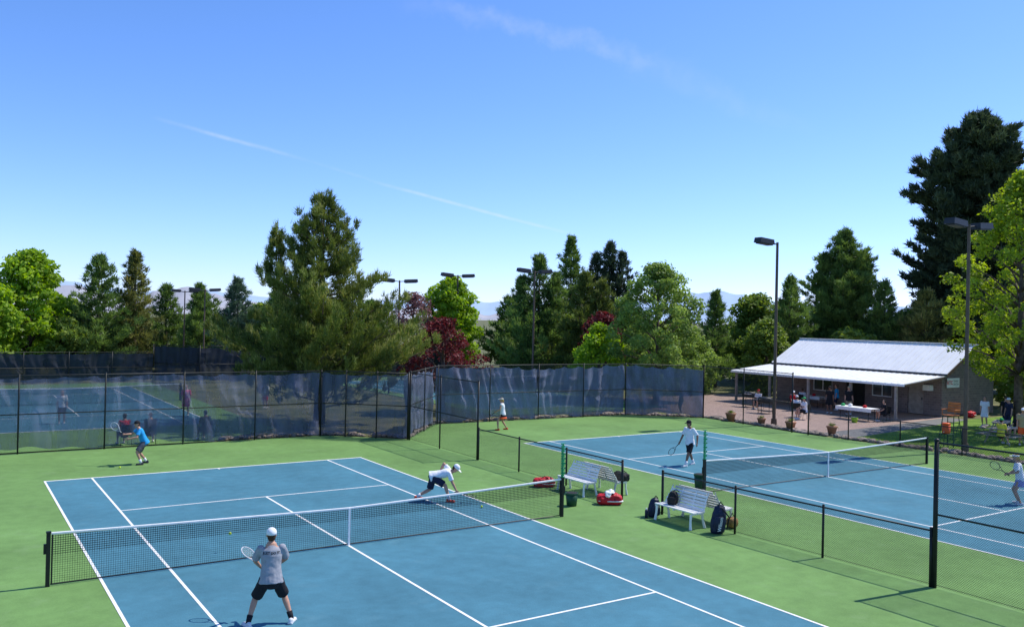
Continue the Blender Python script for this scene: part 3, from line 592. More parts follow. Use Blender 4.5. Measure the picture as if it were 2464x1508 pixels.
    if skirt:
        K=MB(); K.loft([p+V((0,0,.08*s)),p+V((0,0,-.05*s)),p+V((0,0,-.27*s))],[(.16*s,.12*s),(.19*s,.15*s),(.25*s,.2*s)],side=sd,n=16); remesh('skirt',K,skirt,vox,o,wr=.012)
        if trim: obj('skirt_trim',MB().loft([p+V((0,0,-.19*s)),p+V((0,0,-.285*s))],[(.252*s,.202*s),(.268*s,.218*s)],side=sd,n=16),trim,o,True)
    else:
        K=MB(); K.loft([T(.02),T(-.03),p+V((0,0,-.1*s))],[(.155*s,.11*s),(.172*s,.125*s),(.168*s,.125*s)],side=sd,n=16); K.ell(p+V((0,0,-.1*s)),(.165*s,.125*s,.105*s))
        for i in(0,1):
            if pants:
                K.loft([hp[i],kn[i],an[i]+V((0,0,.0))],[.105*s,.075*s,.06*s],n=12,cap='flat'); K.ell(kn[i],(.077*s,)*3)
            else: K.loft([hp[i]+V((0,0,.03*s)),hp[i].lerp(kn[i],.45),hp[i].lerp(kn[i],.9)],[.108*s,.107*s,.105*s],n=12)
        remesh('trousers' if pants else 'shorts',K,short,vox,o,wr=.015)
    for i in(0,1):
        F=MB(); a_=an[i];t=tv[i]; x=V((t.y,-t.x,0)); RR=Matrix((x,t,V((0,0,1)))).transposed()
        g=a_-V((0,0,.085*s))
        F.ell(g+t*.045*s+V((0,0,.03*s)),(.05*s,.145*s,.035*s),.8,RR); F.ell(g-t*.03*s+V((0,0,.06*s)),(.042*s,.06*s,.045*s),rot=RR); F.box(g+t*.045*s+V((0,0,.01)),(.085*s,.26*s,.02),RR)
        remesh('shoe',F,shoe,max(vox*.7,.008),o)
        if sock and not pants: obj('sock',MB().loft([a_+V((0,0,-.02)),a_.lerp(kn[i],.3)],[.042*s,.054*s],n=10),sock,o,True)
        E=MB().ell(hc+rx*(-.03 if i==0 else .03)*s+lk*.089*s+up*.02*s,(.011*s,.006*s,.007*s),rot=RM,nu=8,nv=6); obj('eye',E,M_eye,o,True)
    obj('mouth',MB().ell(hc+lk*.083*s-up*.062*s,(.02*s,.007*s,.005*s),rot=RM,nu=8,nv=6),M_red,o,True)
    HR=MB(); HR.ell(hc+up*.032*s-lk*.022*s,(.083*s,.088*s,.09*s),rot=RM)
    if long_hair: HR.loft([hc-lk*.08*s+up*.02*s,hc-lk*.12*s-up*.06*s,hc-lk*.11*s-up*.17*s],[.03*s,.035*s,.015*s],cap='round')
    HR.ell(hc-lk*.04*s-up*.02*s,(.074*s,.062*s,.075*s),rot=RM)
    remesh('hair',HR,hair,max(vox*.6,.009),o)
    if hat:
        K=MB(); c0=hc+up*.055*s-lk*.004*s
        if not visor:
            pts=[];rs=[]
            for k in range(6):
                a=k/5*1.45; pts.append(c0+up*(.088*s*math.sin(a))); rs.append((.09*s*math.cos(a),.106*s*math.cos(a)))
            K.loft([c0-up*.03*s]+pts,[(.09*s,.106*s)]+rs,side=rx,n=16)
        else: K.loft([c0-up*.012*s,c0+up*.03*s],[(.091*s,.108*s),(.09*s,.106*s)],side=rx,n=16)
        K.ell(c0+lk*.125*s-up*.012*s,(.07*s,.075*s,.009*s),rot=RM)
        obj('cap',K,hat,o,True)
    bpy.context.view_layer.update()
    MW=Matrix.Translation(V(loc))@Matrix.Rotation(rz,4,'Z')
    return o,[MW@(x+(x-e).normalized()*.075*s) for x,e in zip(wr,el)],so,MW
M_frame=mat('racket_frame',(.6,.6,.62),.35,.2,5); M_rfr=mat('racket_frame_dark',(.03,.03,.04),.35,.2,5); M_grip=mat('racket_grip',(.02,.02,.02),.7,.2,9)
M_string=grid_mat('racket_strings',(.6,.6,.5),.02,.06,False)
def racket(hand,d,nrm,label,fr=M_frame):
    d=V(d).normalized(); n=V(nrm); n=(n-d*n.dot(d)).normalized(); s=d.cross(n)
    e=top('tennis_racket',label,'tennis racket',hand)
    P=lambda a,b:d*a+s*b
    obj('grip',MB().loft([P(-.09,0),P(.1,0)],[.017,.015],n=8),M_grip,e)
    mb=MB(); mb.loft([P(.1,0),P(.17,0)],[.012,.011],n=6); c=.43
    for q in(-1,1): mb.tube([P(.17,0),P(.25,q*.05),P(.32,q*.09)],.009,6)
    ring=[P(c+.155*math.cos(a*math.pi/12),.118*math.sin(a*math.pi/12)) for a in range(25)]; mb.tube(ring,.010,6); obj('frame',mb,fr,e,True)
    st=MB().add([P(c+.15*math.cos(a*math.pi/12),.113*math.sin(a*math.pi/12)) for a in range(24)],[tuple(range(24))])
    obj('strings',st,M_string,e,uv=lambda co,p:(V(co).dot(d)+5,V(co).dot(s)+5))
    return e
o,h,so,MW=person('player seen from behind in grey shirt, black shorts, white cap',(-3.3,-4.3,0),rad(-14),1.83,pelvis=(0,-.05,.84),spine=(0,.17,1),feet=((-.37,-.02,0),(.37,0,0)),toe=(-.45,.45),
    hands=((-.16,.36,.93),(.14,.36,.95)),elb=((-1,-.15,-.2),(1,-.15,-.2)),shirt=C_grey,slen=.85,hat=C_white,sock=C_black,vox=.012,grip=(True,True),look=(-.05,1,.02))
bv=BVHTree.FromPolygons([v.co for v in so.data.vertices],[tuple(p.vertices) for p in so.data.polygons])
t=text('JUST DO IT.',.058,C_black,o,frame((0,-.6,1.3),(1,0,0),(0,0,1)),'lettering',bold=.0018)
for v in t.data.vertices:
    hit=bv.ray_cast(V((v.co.x,-1.2,v.co.z)),V((0,1,0)))
    if hit[0]: v.co.y=hit[0].y-.004
R3=MW.to_3x3()
racket(h[0],R3@V((-.42,.5,.42)),R3@V((.6,-.7,.3)),'white framed tennis racket held by grey shirted player')
o,h,so,MW=person('player in white shirt and navy shorts bending to the ground',(4.27,3.5,0),rad(-123.5),1.84,pelvis=(0,-.08,.72),spine=(0,1,.27),feet=((-.15,-.56,0),(.16,.42,0)),toe=(-.3,.2),
    hands=((-.22,.1,.82),(.16,.66,.26)),elb=((-.5,-.6,1),(.2,-.8,.2)),look=(.1,.7,-.7),shirt=C_white,short=C_navy,slen=.75,hat=C_white,sock=C_white,vox=.013,grip=(True,True),shoe=M_shoer,knee=((-.2,1,.2),(.2,1,.2)))
racket(h[1],(.75,-.6,-.17),(0,0,1),'red and black tennis racket lowered to the court',M_rfr)
o,h,so,MW=person('player in bright blue shirt swinging a forehand',(-2.1,13.9,0),rad(85),1.74,pelvis=(0,0,.84),spine=(-.1,.42,1),feet=((-.2,.12,0),(.18,-.1,0)),toe=(-.2,.5),
    hands=((-.3,.55,1.0),(.1,.65,1.12)),elb=((-.6,-.4,-.6),(.5,-.5,-.6)),look=(-.3,1,-.1),shirt=C_blue,short=C_plaid,slen=.7,hat=C_black,sock=C_white,vox=.014,grip=(False,True),shoe=M_rfr)
racket(h[1],MW.to_3x3()@V((.3,.55,.55)),MW.to_3x3()@V((.9,-.2,0)),'tennis racket swung by blue shirted player')
o,h,so,MW=person('woman in white top, black skirt, visor and red shoes',(15.1,16.5,0),rad(40),1.68,pelvis=(0,0,.88),spine=(0,.1,1),feet=((-.28,.16,0),(.28,-.14,0)),hands=((-.28,.3,.98),(.3,.05,.8)),shirt=C_white,slen=.2,hair=H_blond,hat=C_white,visor=True,long_hair=True,shoe=M_shoer,skirt=C_black,trim=C_orange,female=True,vox=.014,grip=(True,False),look=(-.2,1,0))
racket(h[0],MW.to_3x3()@V((-.3,.6,-.5)),(0,0,1),'tennis racket held low by woman',M_rfr)
o,h,so,MW=person('walking player in white shirt, black shorts and black cap',(16.05,4.55,0),rad(95),1.84,pelvis=(0,0,.89),spine=(0,.08,1),feet=((-.11,.36,0),(.11,-.34,0)),hands=((-.36,.02,.9),(.34,.22,.82)),shirt=C_white,short=C_black,slen=.85,skin=M_skind,hair=H_black,hat=C_black,vox=.014,grip=(False,True),look=(.2,1,-.15),sock=C_white)
racket(h[1],MW.to_3x3()@V((.25,.55,-.6)),MW.to_3x3()@V((1,-.2,0)),'tennis racket carried low by walking player',M_rfr)
o,h,so,MW=person('player in white top and lavender skirt waiting on court',(20.5,-5.6,0),rad(30),1.68,pelvis=(0,0,.88),spine=(0,.2,1),feet=((-.22,.0,0),(.2,.05,0)),hands=((-.3,.35,1.05),(-.05,.4,1.0)),shirt=C_white,skirt=C_lav,female=True,hair=H_blond,long_hair=True,vox=.016,grip=(True,True),hat=C_white,visor=True)
racket(h[0],MW.to_3x3()@V((.3,.6,.4)),MW.to_3x3()@V((0,.8,.5)),'tennis racket held by waiting player',M_rfr)
ST=dict(vox=.022)
SIT=dict(pelvis=(0,-.05,.5),feet=((-.13,.42,0),(.13,.42,0)),hands=((-.14,.35,.62),(.14,.35,.62)),vox=.022)
person('spectator in white shirt beyond the windscreen',(-3.4,27.3,0),rad(170),1.65,shirt=C_white,**ST)
person('player in pink shirt on court beyond the windscreen',(2.6,28.3,0),rad(160),1.68,shirt=C_pink,short=C_pink,**ST)
person('player in white shirt beyond the windscreen',(7.6,30.5,0),rad(120),1.6,shirt=C_white,short=C_red,**ST)
person('seated spectator in dark shirt behind fence',(1.3,19.0,0),rad(10),1.75,shirt=C_black,hair=H_black,skin=M_skind,**SIT)
person('seated spectator in red shirt behind fence',(-1.95,18.95,0),rad(10),1.75,shirt=C_red,**SIT)
person('seated spectator in navy shirt behind fence',(-.95,18.95,0),rad(-10),1.75,shirt=C_navy,**SIT)
person('person in dark clothes behind corner fence',(29.3,18.4,0),rad(60),1.6,shirt=C_black,short=C_navy,**ST)
person('seated man in white shirt on patio',(34.9,14.3,0),rad(-60),1.75,shirt=C_white,short=C_white,hat=C_white,**SIT)
person('seated person in white shirt and green cap on patio',(34.3,13.3,0),rad(60),1.75,shirt=C_white,short=C_black,hat=C_green,**SIT)
person('person in black shirt standing under the porch',(38.9,14.9,0),rad(110),1.75,shirt=C_black,short=C_black,hat=C_black,skin=M_skind,**ST)
person('man in black shirt standing under the porch',(39.4,13.9,0),rad(140),1.8,shirt=C_black,short=C_tan,hat=C_tan,**ST)
person('seated person in dark clothes beside the table',(38.1,10.6,0),rad(60),1.7,shirt=C_black,short=C_black,hair=H_black,**SIT)
person('seated person in white shirt under the porch',(36.5,18.6,0),rad(100),1.7,shirt=C_white,short=C_black,hat=C_red,**SIT)
person('seated person in red shirt under the porch',(38.0,17.0,0),rad(140),1.7,shirt=C_red,short=C_navy,hat=C_white,**SIT)
person('person in blue shirt standing by the porch table',(41.0,15.9,0),rad(40),1.72,shirt=C_blue,short=C_navy,**ST)
person('seated person in white shirt and blue shorts at table',(40.6,18.3,0),rad(-80),1.7,shirt=C_white,short=C_blue,**SIT)
person('person in white shirt standing on lawn',(41.7,6.6,0),rad(100),1.72,shirt=C_white,short=C_white,**ST)
person('person in dark clothes standing on lawn',(42.6,5.9,0),rad(130),1.75,shirt=C_black,short=C_navy,pants=True,hat=C_black,**ST)
person('person in navy shirt standing on lawn',(41.2,5.0,0),rad(70),1.8,shirt=C_navy,short=C_navy,pants=True,hat=C_white,**ST)
person('man in tan shirt and white cap standing by table',(35.3,1.45,0),rad(120),1.82,shirt=C_tan,short=C_orange,hat=C_white,**ST)
person('person in yellow shirt seated at picnic table',(34.6,2.1,0),rad(-90),1.7,shirt=C_yel,short=C_black,hat=C_green,**SIT)
person('person in dark shirt seated at picnic table',(37.8,2.9,0),rad(80),1.7,shirt=C_black,short=C_black,hair=H_black,**SIT)
# ------------------------------------------------------------ furniture
def bench(loc,rz,label):
    e=top('park_bench',label,'bench',loc,rz,group='white benches beside the courts')
    mb=MB()
    for i in range(6): mb.box((0,-.02+.075*i-.18,.43+.01*abs(i-2.5)*.6),(1.5,.064,.03))
    for x in(-.7,0,.7): mb.box((x,0,.405),(.045,.44,.03))
    obj('seat',mb,M_wplast,e)
    mb=MB()
    for i in range(6):
        z=.5+.078*i; mb.box((0,-.22-.035*i-.002*i*i,z),(1.5-.012*i*i,.028,.064),Matrix.Rotation(rad(18),3,'X'))
    for x in(-.68,-.25,.25,.68): mb.loft([(x,-.21,.42),(x,-.3,.66),(x,-.44,.93)],[(.022,.012)]*3,side=(1,0,0),n=6)
    obj('backrest',mb,M_wplast,e)
    for x in(-.66,.66):
        for y0,y1 in((.2,.24),(-.2,-.3)):
            obj('leg',MB().loft([(x,y0,.4),(x,(y0+y1)/2,.2),(x*1.04,y1,0)],[(.045,.03),(.035,.025),(.05,.03)],side=(1,0,0),n=8),M_wplast,e)
    return e
bench((8.85,2.45,0),rad(90),'white slatted bench backing onto low fence beside net')
bench((9.85,2.1,0),rad(-90),'white slatted bench behind the low fence')
bench((8.78,-2.25,0),rad(90),'white slatted bench at low fence with bags')
bench((9.85,-2.3,0),rad(-90),'white slatted bench behind the low fence')
M_bagr=mat('red_bag',(.5,.01,.02),.55,.2,6); M_bagd=mat('dark_bag',(.012,.018,.045),.5,.2,6); M_bago=mat('tan_patterned_bag',(.3,.16,.05),.6,.5,14); M_strap=mat('strap',(.02,.02,.02),.8,.1,9)
def duffel(loc,rz,label,L=.65,m=M_bagr,stripe=M_white,z=0):
    e=top('sports_bag',label,'bag',loc,rz); s=L/.65
    K=MB(); K.ell((0,0,.13*s),(.34*s,.17*s,.14*s),.5,nu=28,nv=12); K.ell((.1*s,.02,.2*s),(.16*s,.12*s,.1*s),.7); K.ell((-.15*s,-.12*s,.12*s),(.13*s,.08*s,.09*s),.6)
    remesh('body',K,m,.015,e,wr=.05)
    obj('strap',MB().tube([(-.14*s,-.18*s,.12*s),(-.12*s,-.12,.27*s),(0,-.08,.33*s),(.1*s,-.12,.28*s),(.13*s,-.18*s,.12*s)],.014),M_strap,e,True)
    obj('side_stripe',MB().ell((.02*s,-.01,.1*s),(.35*s,.18*s,.022*s),.5,nu=28,nv=6),stripe,e,True)
    return e
duffel((8.7,.62,0),rad(-33),'red and white sports bag topped with white towel',.74)
ob=remesh('towel',MB().ell((0,0,0),(.17,.14,.06)).ell((.08,.03,.04),(.1,.1,.05)).ell((-.1,-.08,-.07),(.1,.07,.1)),M_white,.015,wr=.07); ob.location=(8.7,.62,.34); tag(ob,'crumpled white towel on the red sports bag','towel')
duffel((8.5,3.75,0),rad(-25),'red sports bag on the court beside bench',.7)
duffel((46.0,9.7,0),rad(10),'red sports bag at the clubhouse wall',.8)
def rbag(loc,rz,label,m,h=.8,w=.2,lettering=None):
    e=top('racket_bag',label,'bag',loc,rz); K=MB()
    K.loft([(0,0,.0),(0,0,.06),(0,0,h*.35),(0,0,h*.7),(0,.0,h*.92),(0,0,h)],[(w*.8,.1),(w,.15),(w*1.1,.16),(w*.95,.14),(w*.7,.1),(w*.3,.05)],side=(1,0,0),n=20)
    for v in range(len(K.v)): x,y,z=K.v[v]; K.v[v]=(x+.12*z,y+.1*z*z,z)
    remesh('body',K,m,.014,e,wr=.035)
    obj('pocket',MB().ell((.04,-.13,h*.36),(w*.75,.07,h*.27),.6,None,20,10),m,e,True)
    obj('strap',MB().tube([(w*.6,-.08,h*.9),(w*1.5,-.14,h*.6),(w*1.25,-.1,h*.2)],.02).tube([(.02,.0,h*.97),(.1,.05,h*1.1),(.18,.08,h*.95)],.015),M_strap,e,True)
    if lettering: text(lettering,.13,M_white,e,frame((.04,-.206,h*.36),(.15,0,1),(-1,0,.15)),bold=.002)
    return e
rbag((8.95,-3.5,0),rad(-33),'tall dark racket bag with white lettering leaning by bench',M_bagd,.74,.19,'Wilson')
rbag((8.75,-1.25,0),rad(-20),'dark backpack standing beside the white bench',M_bagd,.52,.16)
rbag((8.9,-1.85,.445),rad(-60),'black backpack resting on the white bench seat',M_strap,.38,.14)
e=top('tote_bag','round tan patterned bag behind the low fence','bag',(9.75,-3.3,0),0)
obj('body',MB().ell((0,0,.15),(.17,.14,.15),.8,nu=20,nv=10),M_bago,e,True); obj('strap',MB().tube([(-.1,0,.26),(0,0,.4),(.1,0,.26)],.012),M_strap,e)
duffel((10.0,1.6,.45),rad(90),'black sports bag on the bench behind low fence',.6,M_strap,M_strap)
e=top('water_bottle','dark water bottle standing on the court by bench','bottle',(8.45,-1.3,0)); obj('body',MB().loft([(0,0,0),(0,0,.2),(0,0,.24)],[.045,.045,.025],n=12),M_bagd,e,True); obj('lid',MB().cyl((0,0,.241),(0,0,.28),.025),M_wplast,e)
M_dgreen=mat('dark_green_plastic',(.015,.07,.035),.5,.15,5); M_orange=mat('orange_plastic',(.8,.12,.02),.4,.08,4); M_owood=mat('orange_stained_wood',(.5,.16,.04),.6,.2,4)
def bin_(loc,h,w,label):
    e=top('litter_bin',label,'litter bin',loc); obj('body',MB().loft([(0,0,0),(0,0,h*.9)],[w*.42,w*.52],n=14),M_dgreen,e,True); obj('rim',MB().loft([(0,0,h*.9),(0,0,h)],[w*.56,w*.56],n=14),M_dgreen,e); obj('liner',MB().loft([(0,0,h+.0),(0,0,h+.01)],[w*.48,w*.46],n=14),M_strap,e)
bin_((7.55,1.0,0),.38,.36,'small dark green litter bin beside net post'); bin_((12.85,.9,0),.52,.38,'dark green litter bin beside second net post')
M_sgreen=mat('score_green',(.01,.28,.10),.5,.1,5)
for x,y in((6.43,0),(12.56,.44)):
    e=top('score_keeper','tall green score keeper tower mounted on net post','score keeper',(x,y,1.09),group='score keepers on net posts')
    obj('frame',MB().box((0,0,.48),(.03,.03,.96)).box((0,0,.96),(.13,.05,.02)).box((0,0,0.02),(.13,.05,.02)),M_sgreen,e)
    mb=MB()
    for i in range(13): mb.box((0,-.02 if i%2 else .0,.07+i*.068),(.13,.03,.05),Matrix.Rotation(.3*(-1)**i,3,'Z'))
    obj('score_cards',mb,M_sgreen,e)
    for i in(3,7,11): text(str(i%4+1),.05,M_line,e,frame((0,-.045,.07+(i)*.068),(1,0,0),(0,0,1)))
M_ball=mat('tennis_ball_felt',(.6,.75,.05),.9,.08,30)
for p in((-2.61,.81,.42),(5.0,2.0,.034),(-3.0,13.3,.034)):
    b=obj('tennis_ball',MB().ell((0,0,0),(.034,.034,.034)),M_ball,smooth=True); b.location=p; tag(b,'yellow tennis ball in play' if p[2]>.1 else 'yellow tennis ball lying on the court','tennis ball','tennis balls')
e=top('umpire_chair','green steel umpire chair with orange wooden seat','umpire chair',(31.9,3.1,0),rad(90))
for sx in(-1,1):
    for sy in(-1,1): obj('leg',MB().cyl((sx*.38,sy*.42,0),(sx*.26,sy*.2,1.4),.022,n=8),M_dgreen,e)
mb=MB()
for z in(.35,.7,1.05): 
    k=z/1.4; mb.cyl((-.38+.12*k,.42-.22*k,z),(.38-.12*k,.42-.22*k,z),.018,n=6).cyl((-.38+.12*k,-.42+.22*k,z),(.38-.12*k,-.42+.22*k,z),.018,n=6)
for sx in(-1,1): mb.cyl((sx*.38,.42,.05),(sx*.28,-.24,1.1),.014,n=6)
obj('ladder_frame',mb,M_dgreen,e)
mb=MB()
for i in range(5): mb.box((0,-.2+.1*i,1.42),(.6,.085,.025))
obj('seat',mb,M_owood,e); mb=MB()
for i in range(4): mb.box((0,-.25-.02*i,1.6+.12*i),(.6,.025,.1))
obj('backrest',mb,M_owood,e)
for sx in(-1,1): obj('armrest',MB().box((sx*.31,0,1.68),(.08,.46,.03)).cyl((sx*.31,.2,1.42),(sx*.31,.2,1.68),.015),M_owood,e)
e=top('cooler_stand','green steel stand carrying a drinks cooler','stand',(30.9,2.75,0))
for sx in(-1,1):
    for sy in(-1,1): obj('leg',MB().cyl((sx*.24,sy*.24,0),(sx*.2,sy*.2,.62),.018,n=6),M_dgreen,e)
obj('shelf',MB().box((0,0,.63),(.5,.5,.025)),M_dgreen,e)
e=top('drinks_cooler','round orange drinks cooler with orange lid','cooler',(30.9,2.75,.643))
obj('body',MB().loft([(0,0,0),(0,0,.05),(0,0,.42)],[.16,.175,.185],n=18),M_orange,e,True); obj('lid',MB().loft([(0,0,.425),(0,0,.48),(0,0,.5)],[.19,.19,.13],n=18),M_orange,e,True); obj('tap',MB().box((-.19,0,.08),(.05,.03,.04)),M_wplast,e)
M_terra=mat('terracotta',(.42,.2,.12),.8,.15,5)
for x,y,s in((29.35,14.5,1.1),(29.6,12.5,.9),(29.3,10.3,1.05),(29.9,8.2,1.)):
    e=top('flower_pot','terracotta flower pot with small green plant on patio edge','flower pot',(x,y,-.03),group='terracotta pots along the patio'); e.scale=(s,s,s)
    obj('pot',MB().loft([(0,0,0),(0,0,.36),(0,0,.365),(0,0,.43)],[.17,.25,.28,.285],n=18),M_terra,e,True)
    P=rng.normal(0,.08,(160,3))*[1,1,.6]+[0,0,.49]; a=unit(rng.normal(0,1,(160,3)))*.04; b=unit(rng.normal(0,1,(160,3)))*.02
    npmesh('plant',np.stack([P-a,P-b,P+a,P+b],1).reshape(-1,3),4,rng.uniform(0,1,160),L_olive,e)
def table(x,y,label):
    e=top('folding_table',label,'table',(x,y,-.03),rad(90))
    for sx in(-1,1):
        for sy in(-1,1): obj('leg',MB().cyl((sx*.95,sy*.3,0),(sx*.95,sy*.3,.72),.018,n=6),M_black,e)
    obj('tabletop',MB().box((0,0,.735),(2.3,.75,.03)),M_wplast,e)
    obj('tablecloth',MB().box((0,0,.757),(2.4,.85,.012)).box((0,.428,.66),(2.4,.01,.2)).box((0,-.428,.66),(2.4,.01,.2)),M_white,e)
table(37.4,11.9,'long table with white cloth on the patio'); table(41.5,18.5,'white clothed table standing under the porch')
def stuffon(x,y,z,m,label,r=(.12,.1,.08),nm='food_container'):
    o=obj(nm,MB().ell((0,0,0),r,.6).ell((.03,.02,r[2]*.8),(r[0]*.6,r[1]*.6,r[2]*.4)),m,smooth=True); o.location=(x,y,z); tag(o,label,'container')
stuffon(37.4,11.4,.81,C_red,'red food container on white table'); stuffon(37.45,12.4,.81,M_wplast,'white food container on white table'); stuffon(37.3,12.8,.8,C_green,'green food container on white table'); stuffon(41.4,18.0,.81,C_red,'red food container on porch table'); stuffon(41.4,19.1,.81,C_blue,'blue food container on porch table')
e=top('bucket','lime green bucket on the patio','bucket',(36.0,11.1,-.03)); obj('body',MB().loft([(0,0,0),(0,0,.32)],[.15,.2],n=16),mat('lime_plastic',(.35,.6,.03),.4,.05,4),e,True); obj('rim',MB().loft([(0,0,.32),(0,0,.35)],[.215,.215],n=16),M_wplast,e)
def chair(loc,rz,label,m=M_black):
    e=top('chair',label,'chair',loc,rz,group='patio and court side chairs')
    obj('seat',MB().box((0,0,.42),(.46,.44,.03)),m,e); obj('backrest',MB().box((0,-.24,.68),(.46,.025,.4),Matrix.Rotation(rad(10),3,'X')),m,e)
    for sx in(-1,1):
        for sy in(-1,1): obj('leg',MB().cyl((sx*.2,sy*.19,.41),(sx*.22,sy*.22,0),.012,n=6),m,e)
for x,y,a in((1.3,18.97,10),(-1.95,18.92,10),(-.95,18.92,-10),(34.87,14.25,-60),(34.35,13.28,60),(38.15,10.58,60),(36.55,18.6,100),(38.05,17.0,140),(40.55,18.3,-80),(37.85,2.9,80)): chair((x,y,-.02),rad(a),'simple dark chair carrying a seated spectator')
def bbq(x,y,label):
    e=top('barbecue_grill',label,'barbecue',(x,y,-.03),rad(100))
    obj('cart',MB().box((0,0,.74),(.86,.46,.06)).box((0,0,.16),(.86,.46,.04)).box((.65,0,.8),(.4,.45,.03)),M_black,e); obj('lid',MB().loft([(-.4,0,.83),(.4,0,.83)],[(.24,.2)]*2,side=(0,1,0),n=16),M_headm,e,True); obj('handle',MB().cyl((-.3,.27,.9),(.3,.27,.9),.015),M_wplast,e)
    for sx in(-1,1):
        for sy in(-1,1): obj('leg',MB().cyl((sx*.38,sy*.2,0),(sx*.38,sy*.2,.72),.02,n=6),M_black,e)
bbq(34.8,16.6,'black barbecue grill standing on the patio'); bbq(37.0,19.8,'black barbecue grill standing by the porch')
def picnic(x,y,rz,label):
    e=top('picnic_table',label,'picnic table',(x,y,-.03),rz,group='picnic tables on the lawn')
    mb=MB(); [mb.box((0,-.3+.15*i,.75),(1.8,.13,.035)) for i in range(5)]; obj('tabletop',mb,M_wood,e)
    for s in(-1,1):
        obj('bench_seat',MB().box((0,s*.72,.45),(1.8,.14,.035)).box((0,s*.87,.45),(1.8,.13,.035)),M_wood,e)
        obj('leg_frame',MB().box((s*.7,0,.71),(.06,.7,.05)).box((s*.7,0,.41),(.06,1.75,.05)).cyl((s*.7,-.25,.72),(s*.7,-.6,0),.03,n=6).cyl((s*.7,.25,.72),(s*.7,.6,0),.03,n=6),M_wood,e)
picnic(35.3,2.3,rad(0),'weathered wooden picnic table on the lawn'); picnic(38.2,3.9,rad(20),'weathered wooden picnic table under yellow green tree')
def rocks(label,pts,n,wd,smin=.06,smax=.2):
    mb=MB(); P=[V((x,y,0)) for x,y in pts]; Ls=[(b-a).length for a,b in zip(P,P[1:])]; T=sum(Ls)
    for i in range(n):
        t=random.uniform(0,T); k=0
        while t>Ls[k] and k<len(Ls)-1: t-=Ls[k]; k+=1
        d=(P[k+1]-P[k]).normalized(); c=P[k]+d*t+V((-d.y,d.x,0))*random.uniform(0,wd); s=random.uniform(smin,smax)
        mb.ell(c+V((0,0,s*.15)),(s*random.uniform(.7,1.3),s*random.uniform(.6,1),s*random.uniform(.4,.7)),random.uniform(.7,1.1),Matrix.Rotation(random.uniform(0,6),3,'Z')@Matrix.Rotation(random.uniform(-.3,.3),3,'X'),7,5)
    o=obj('rock_edging',mb,M_rock); o['kind']='stuff'; tag(o,label,'rocks'); return o
rocks('row of grey brown rocks along the fence',[(2,18.5),(6.3,18.6),(7.4,17.9),(9.6,16.0),(13.3,20.2),(25.6,19.7),(29.2,16.4)],420,.6)
rocks('row of pale rocks beside patio and lawn',[(29.3,-6),(29.3,1.0),(29.1,4),(28.9,8.5),(28.9,9.5),(29.2,13),(29.2,16.3)][::-1],420,.55,.07,.2)
def tufts(label,x0,x1,y0,y1,n,m,h=.25):
    P=np.stack([rng.uniform(x0,x1,n),rng.uniform(y0,y1,n),np.full(n,-.03)],1); d=unit(rng.normal(0,.35,(n,3))+[0,0,1])*h*rng.uniform(.5,1.3,(n,1)); w=unit(rng.normal(0,1,(n,3))*[1,1,0])*.012*(h/.12)
    o=npmesh('grass',np.stack([P-w,P+w,P+d],1).reshape(-1,3),3,rng.uniform(0,1,n),m,None); o['kind']='stuff'; tag(o,label,'grass')
tufts('short green lawn grass beside the court',29.6,44,-12,6.7,26000,L_lime,.07)
# ------------------------------------------------------------ world, sun, camera
SUN=V((.73,-.09,1)).normalized(); el=math.asin(SUN.z)
w=bpy.data.worlds.new('World'); sc.world=w; w.use_nodes=True; nt=w.node_tree; N=nt.nodes; L=nt.links
bg=N['Background']; sky=N.new('ShaderNodeTexSky'); sky.sky_type='NISHITA'; sky.sun_disc=False; sky.sun_elevation=el; sky.sun_rotation=rad(97); sky.altitude=1400; sky.air_density=1.; sky.dust_density=.6; sky.ozone_density=1.6
geo=N.new('ShaderNodeTexCoord')
def VM(op,a,b=None):
    x=N.new('ShaderNodeVectorMath'); x.operation=op
    for i,v in enumerate((a,b)):
        if v is None: continue
        if isinstance(v,(tuple,list,Vector)): x.inputs[i].default_value=tuple(v)
        else: L.new(v,x.inputs[i])
    return x.outputs['Value'] if op=='DOT_PRODUCT' else x.outputs[0]
def MM(op,a,b=None):
    x=N.new('ShaderNodeMath'); x.operation=op; x.use_clamp=False
    for i,v in enumerate((a,b)):
        if v is None: continue
        if isinstance(v,(int,float)): x.inputs[i].default_value=v
        else: L.new(v,x.inputs[i])
    return x.outputs[0]
def dirv(az,e): return V((math.sin(rad(az))*math.cos(rad(e)),math.cos(rad(az))*math.cos(rad(e)),math.sin(rad(e))))
d=geo.outputs['Generated']
nz=N.new('ShaderNodeTexNoise'); nz.inputs['Scale'].default_value=14; nz.inputs['Detail'].default_value=8; nz.inputs['Roughness'].default_value=.65; L.new(d,nz.inputs['Vector'])
nz2=N.new('ShaderNodeTexNoise'); nz2.inputs['Scale'].default_value=55; nz2.inputs['Detail'].default_value=6; L.new(d,nz2.inputs['Vector'])
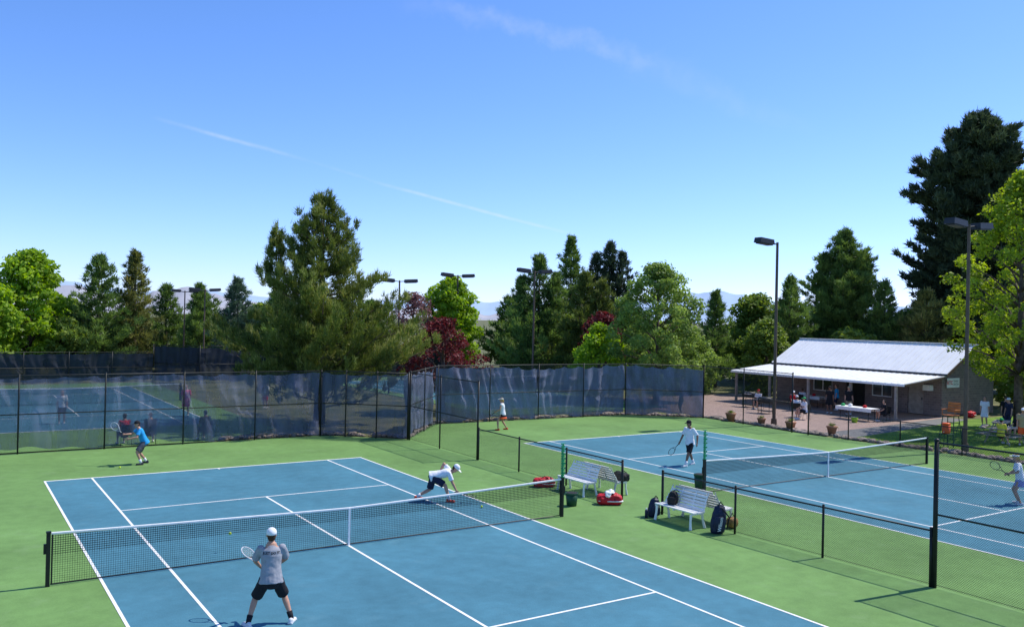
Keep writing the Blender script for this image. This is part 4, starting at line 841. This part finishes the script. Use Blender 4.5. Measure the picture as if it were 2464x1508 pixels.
def streak(a,b,wd,st,soft=1.):
    a=dirv(*a);b=dirv(*b); n=a.cross(b).normalized(); t=(b-a).normalized(); ta,tb=a.dot(t),b.dot(t)
    wob=MM('MULTIPLY',MM('SUBTRACT',nz.outputs['Fac'],.5),wd*soft)
    ds=MM('ABSOLUTE',MM('ADD',VM('DOT_PRODUCT',d,n),wob))
    m=N.new('ShaderNodeMapRange'); m.interpolation_type='SMOOTHSTEP'; L.new(ds,m.inputs[0]); m.inputs[1].default_value=wd; m.inputs[2].default_value=0; m.inputs[3].default_value=0; m.inputs[4].default_value=1
    u=N.new('ShaderNodeMapRange'); L.new(VM('DOT_PRODUCT',d,t),u.inputs[0]); u.inputs[1].default_value=ta; u.inputs[2].default_value=tb
    fade=MM('MULTIPLY',MM('MULTIPLY',u.outputs[0],MM('SUBTRACT',1.,u.outputs[0])),4.)
    fr=VM('DOT_PRODUCT',d,dirv(33,10)); gate=MM('GREATER_THAN',fr,.3)
    tx=N.new('ShaderNodeMapRange'); L.new(nz2.outputs['Fac'],tx.inputs[0]); tx.inputs[1].default_value=.3; tx.inputs[2].default_value=.65; tx.inputs[3].default_value=.35; tx.inputs[4].default_value=1
    return MM('MULTIPLY',MM('MULTIPLY',MM('MULTIPLY',m.outputs[0],fade),MM('MULTIPLY',gate,tx.outputs[0])),st)
ms=[streak((10.4,11.75),(20.0,9.85),.0035,.24),streak((19.5,10.0),(24.5,8.7),.003,.07),streak((23.6,8.85),(38.3,5.45),.003,.34),streak((25,20.3),(45.5,16.0),.016,.14,4.),streak((39,17.4),(53,12),.018,.06,3.)]
tot=ms[0]
for x in ms[1:]: tot=MM('ADD',tot,x)
tot=MM('MINIMUM',MM('MAXIMUM',tot,0.),.6)
sp_=N.new('ShaderNodeSeparateColor'); L.new(sky.outputs[0],sp_.inputs[0]); cc=N.new('ShaderNodeCombineColor')
for i,(g_,k_) in enumerate(((1.15,1.0),(1.0,1.5),(1.08,1.98))):
    L.new(MM('MULTIPLY',MM('POWER',sp_.outputs[i],g_),k_),cc.inputs[i])
mx=N.new('ShaderNodeMix'); mx.data_type='RGBA'; L.new(tot,mx.inputs['Factor']); L.new(cc.outputs[0],mx.inputs['A']); mx.inputs['B'].default_value=(9,9.4,10,1)
L.new(mx.outputs['Result'],bg.inputs['Color']); bg.inputs['Strength'].default_value=.1
sl=bpy.data.lights.new('sun','SUN'); sl.energy=5.; sl.angle=rad(.53); sl.color=(1,.95,.86); so=bpy.data.objects.new('sun',sl); COL.objects.link(so); so.rotation_euler=SUN.to_track_quat('Z','Y').to_euler(); so.location=(0,0,30)
cam=bpy.data.cameras.new('camera'); cam.sensor_width=36; cam.lens=36*2062.88/2464; cam.clip_end=30000; co=bpy.data.objects.new('camera',cam); COL.objects.link(co)
yaw,pi_,ro=.585,.006,.022
f=V((math.sin(yaw)*math.cos(pi_),math.cos(yaw)*math.cos(pi_),math.sin(pi_))); r=V((math.cos(yaw),-math.sin(yaw),0)); u=r.cross(f)
r2=r*math.cos(ro)+u*math.sin(ro); u2=-r*math.sin(ro)+u*math.cos(ro)
mt=Matrix((r2,u2,-f)).transposed().to_4x4(); mt.translation=V((-8.273,-19.424,5.559)); co.matrix_world=mt
sc.camera=co
sc.view_settings.view_transform='Standard'; sc.view_settings.look='None'; sc.view_settings.exposure=0
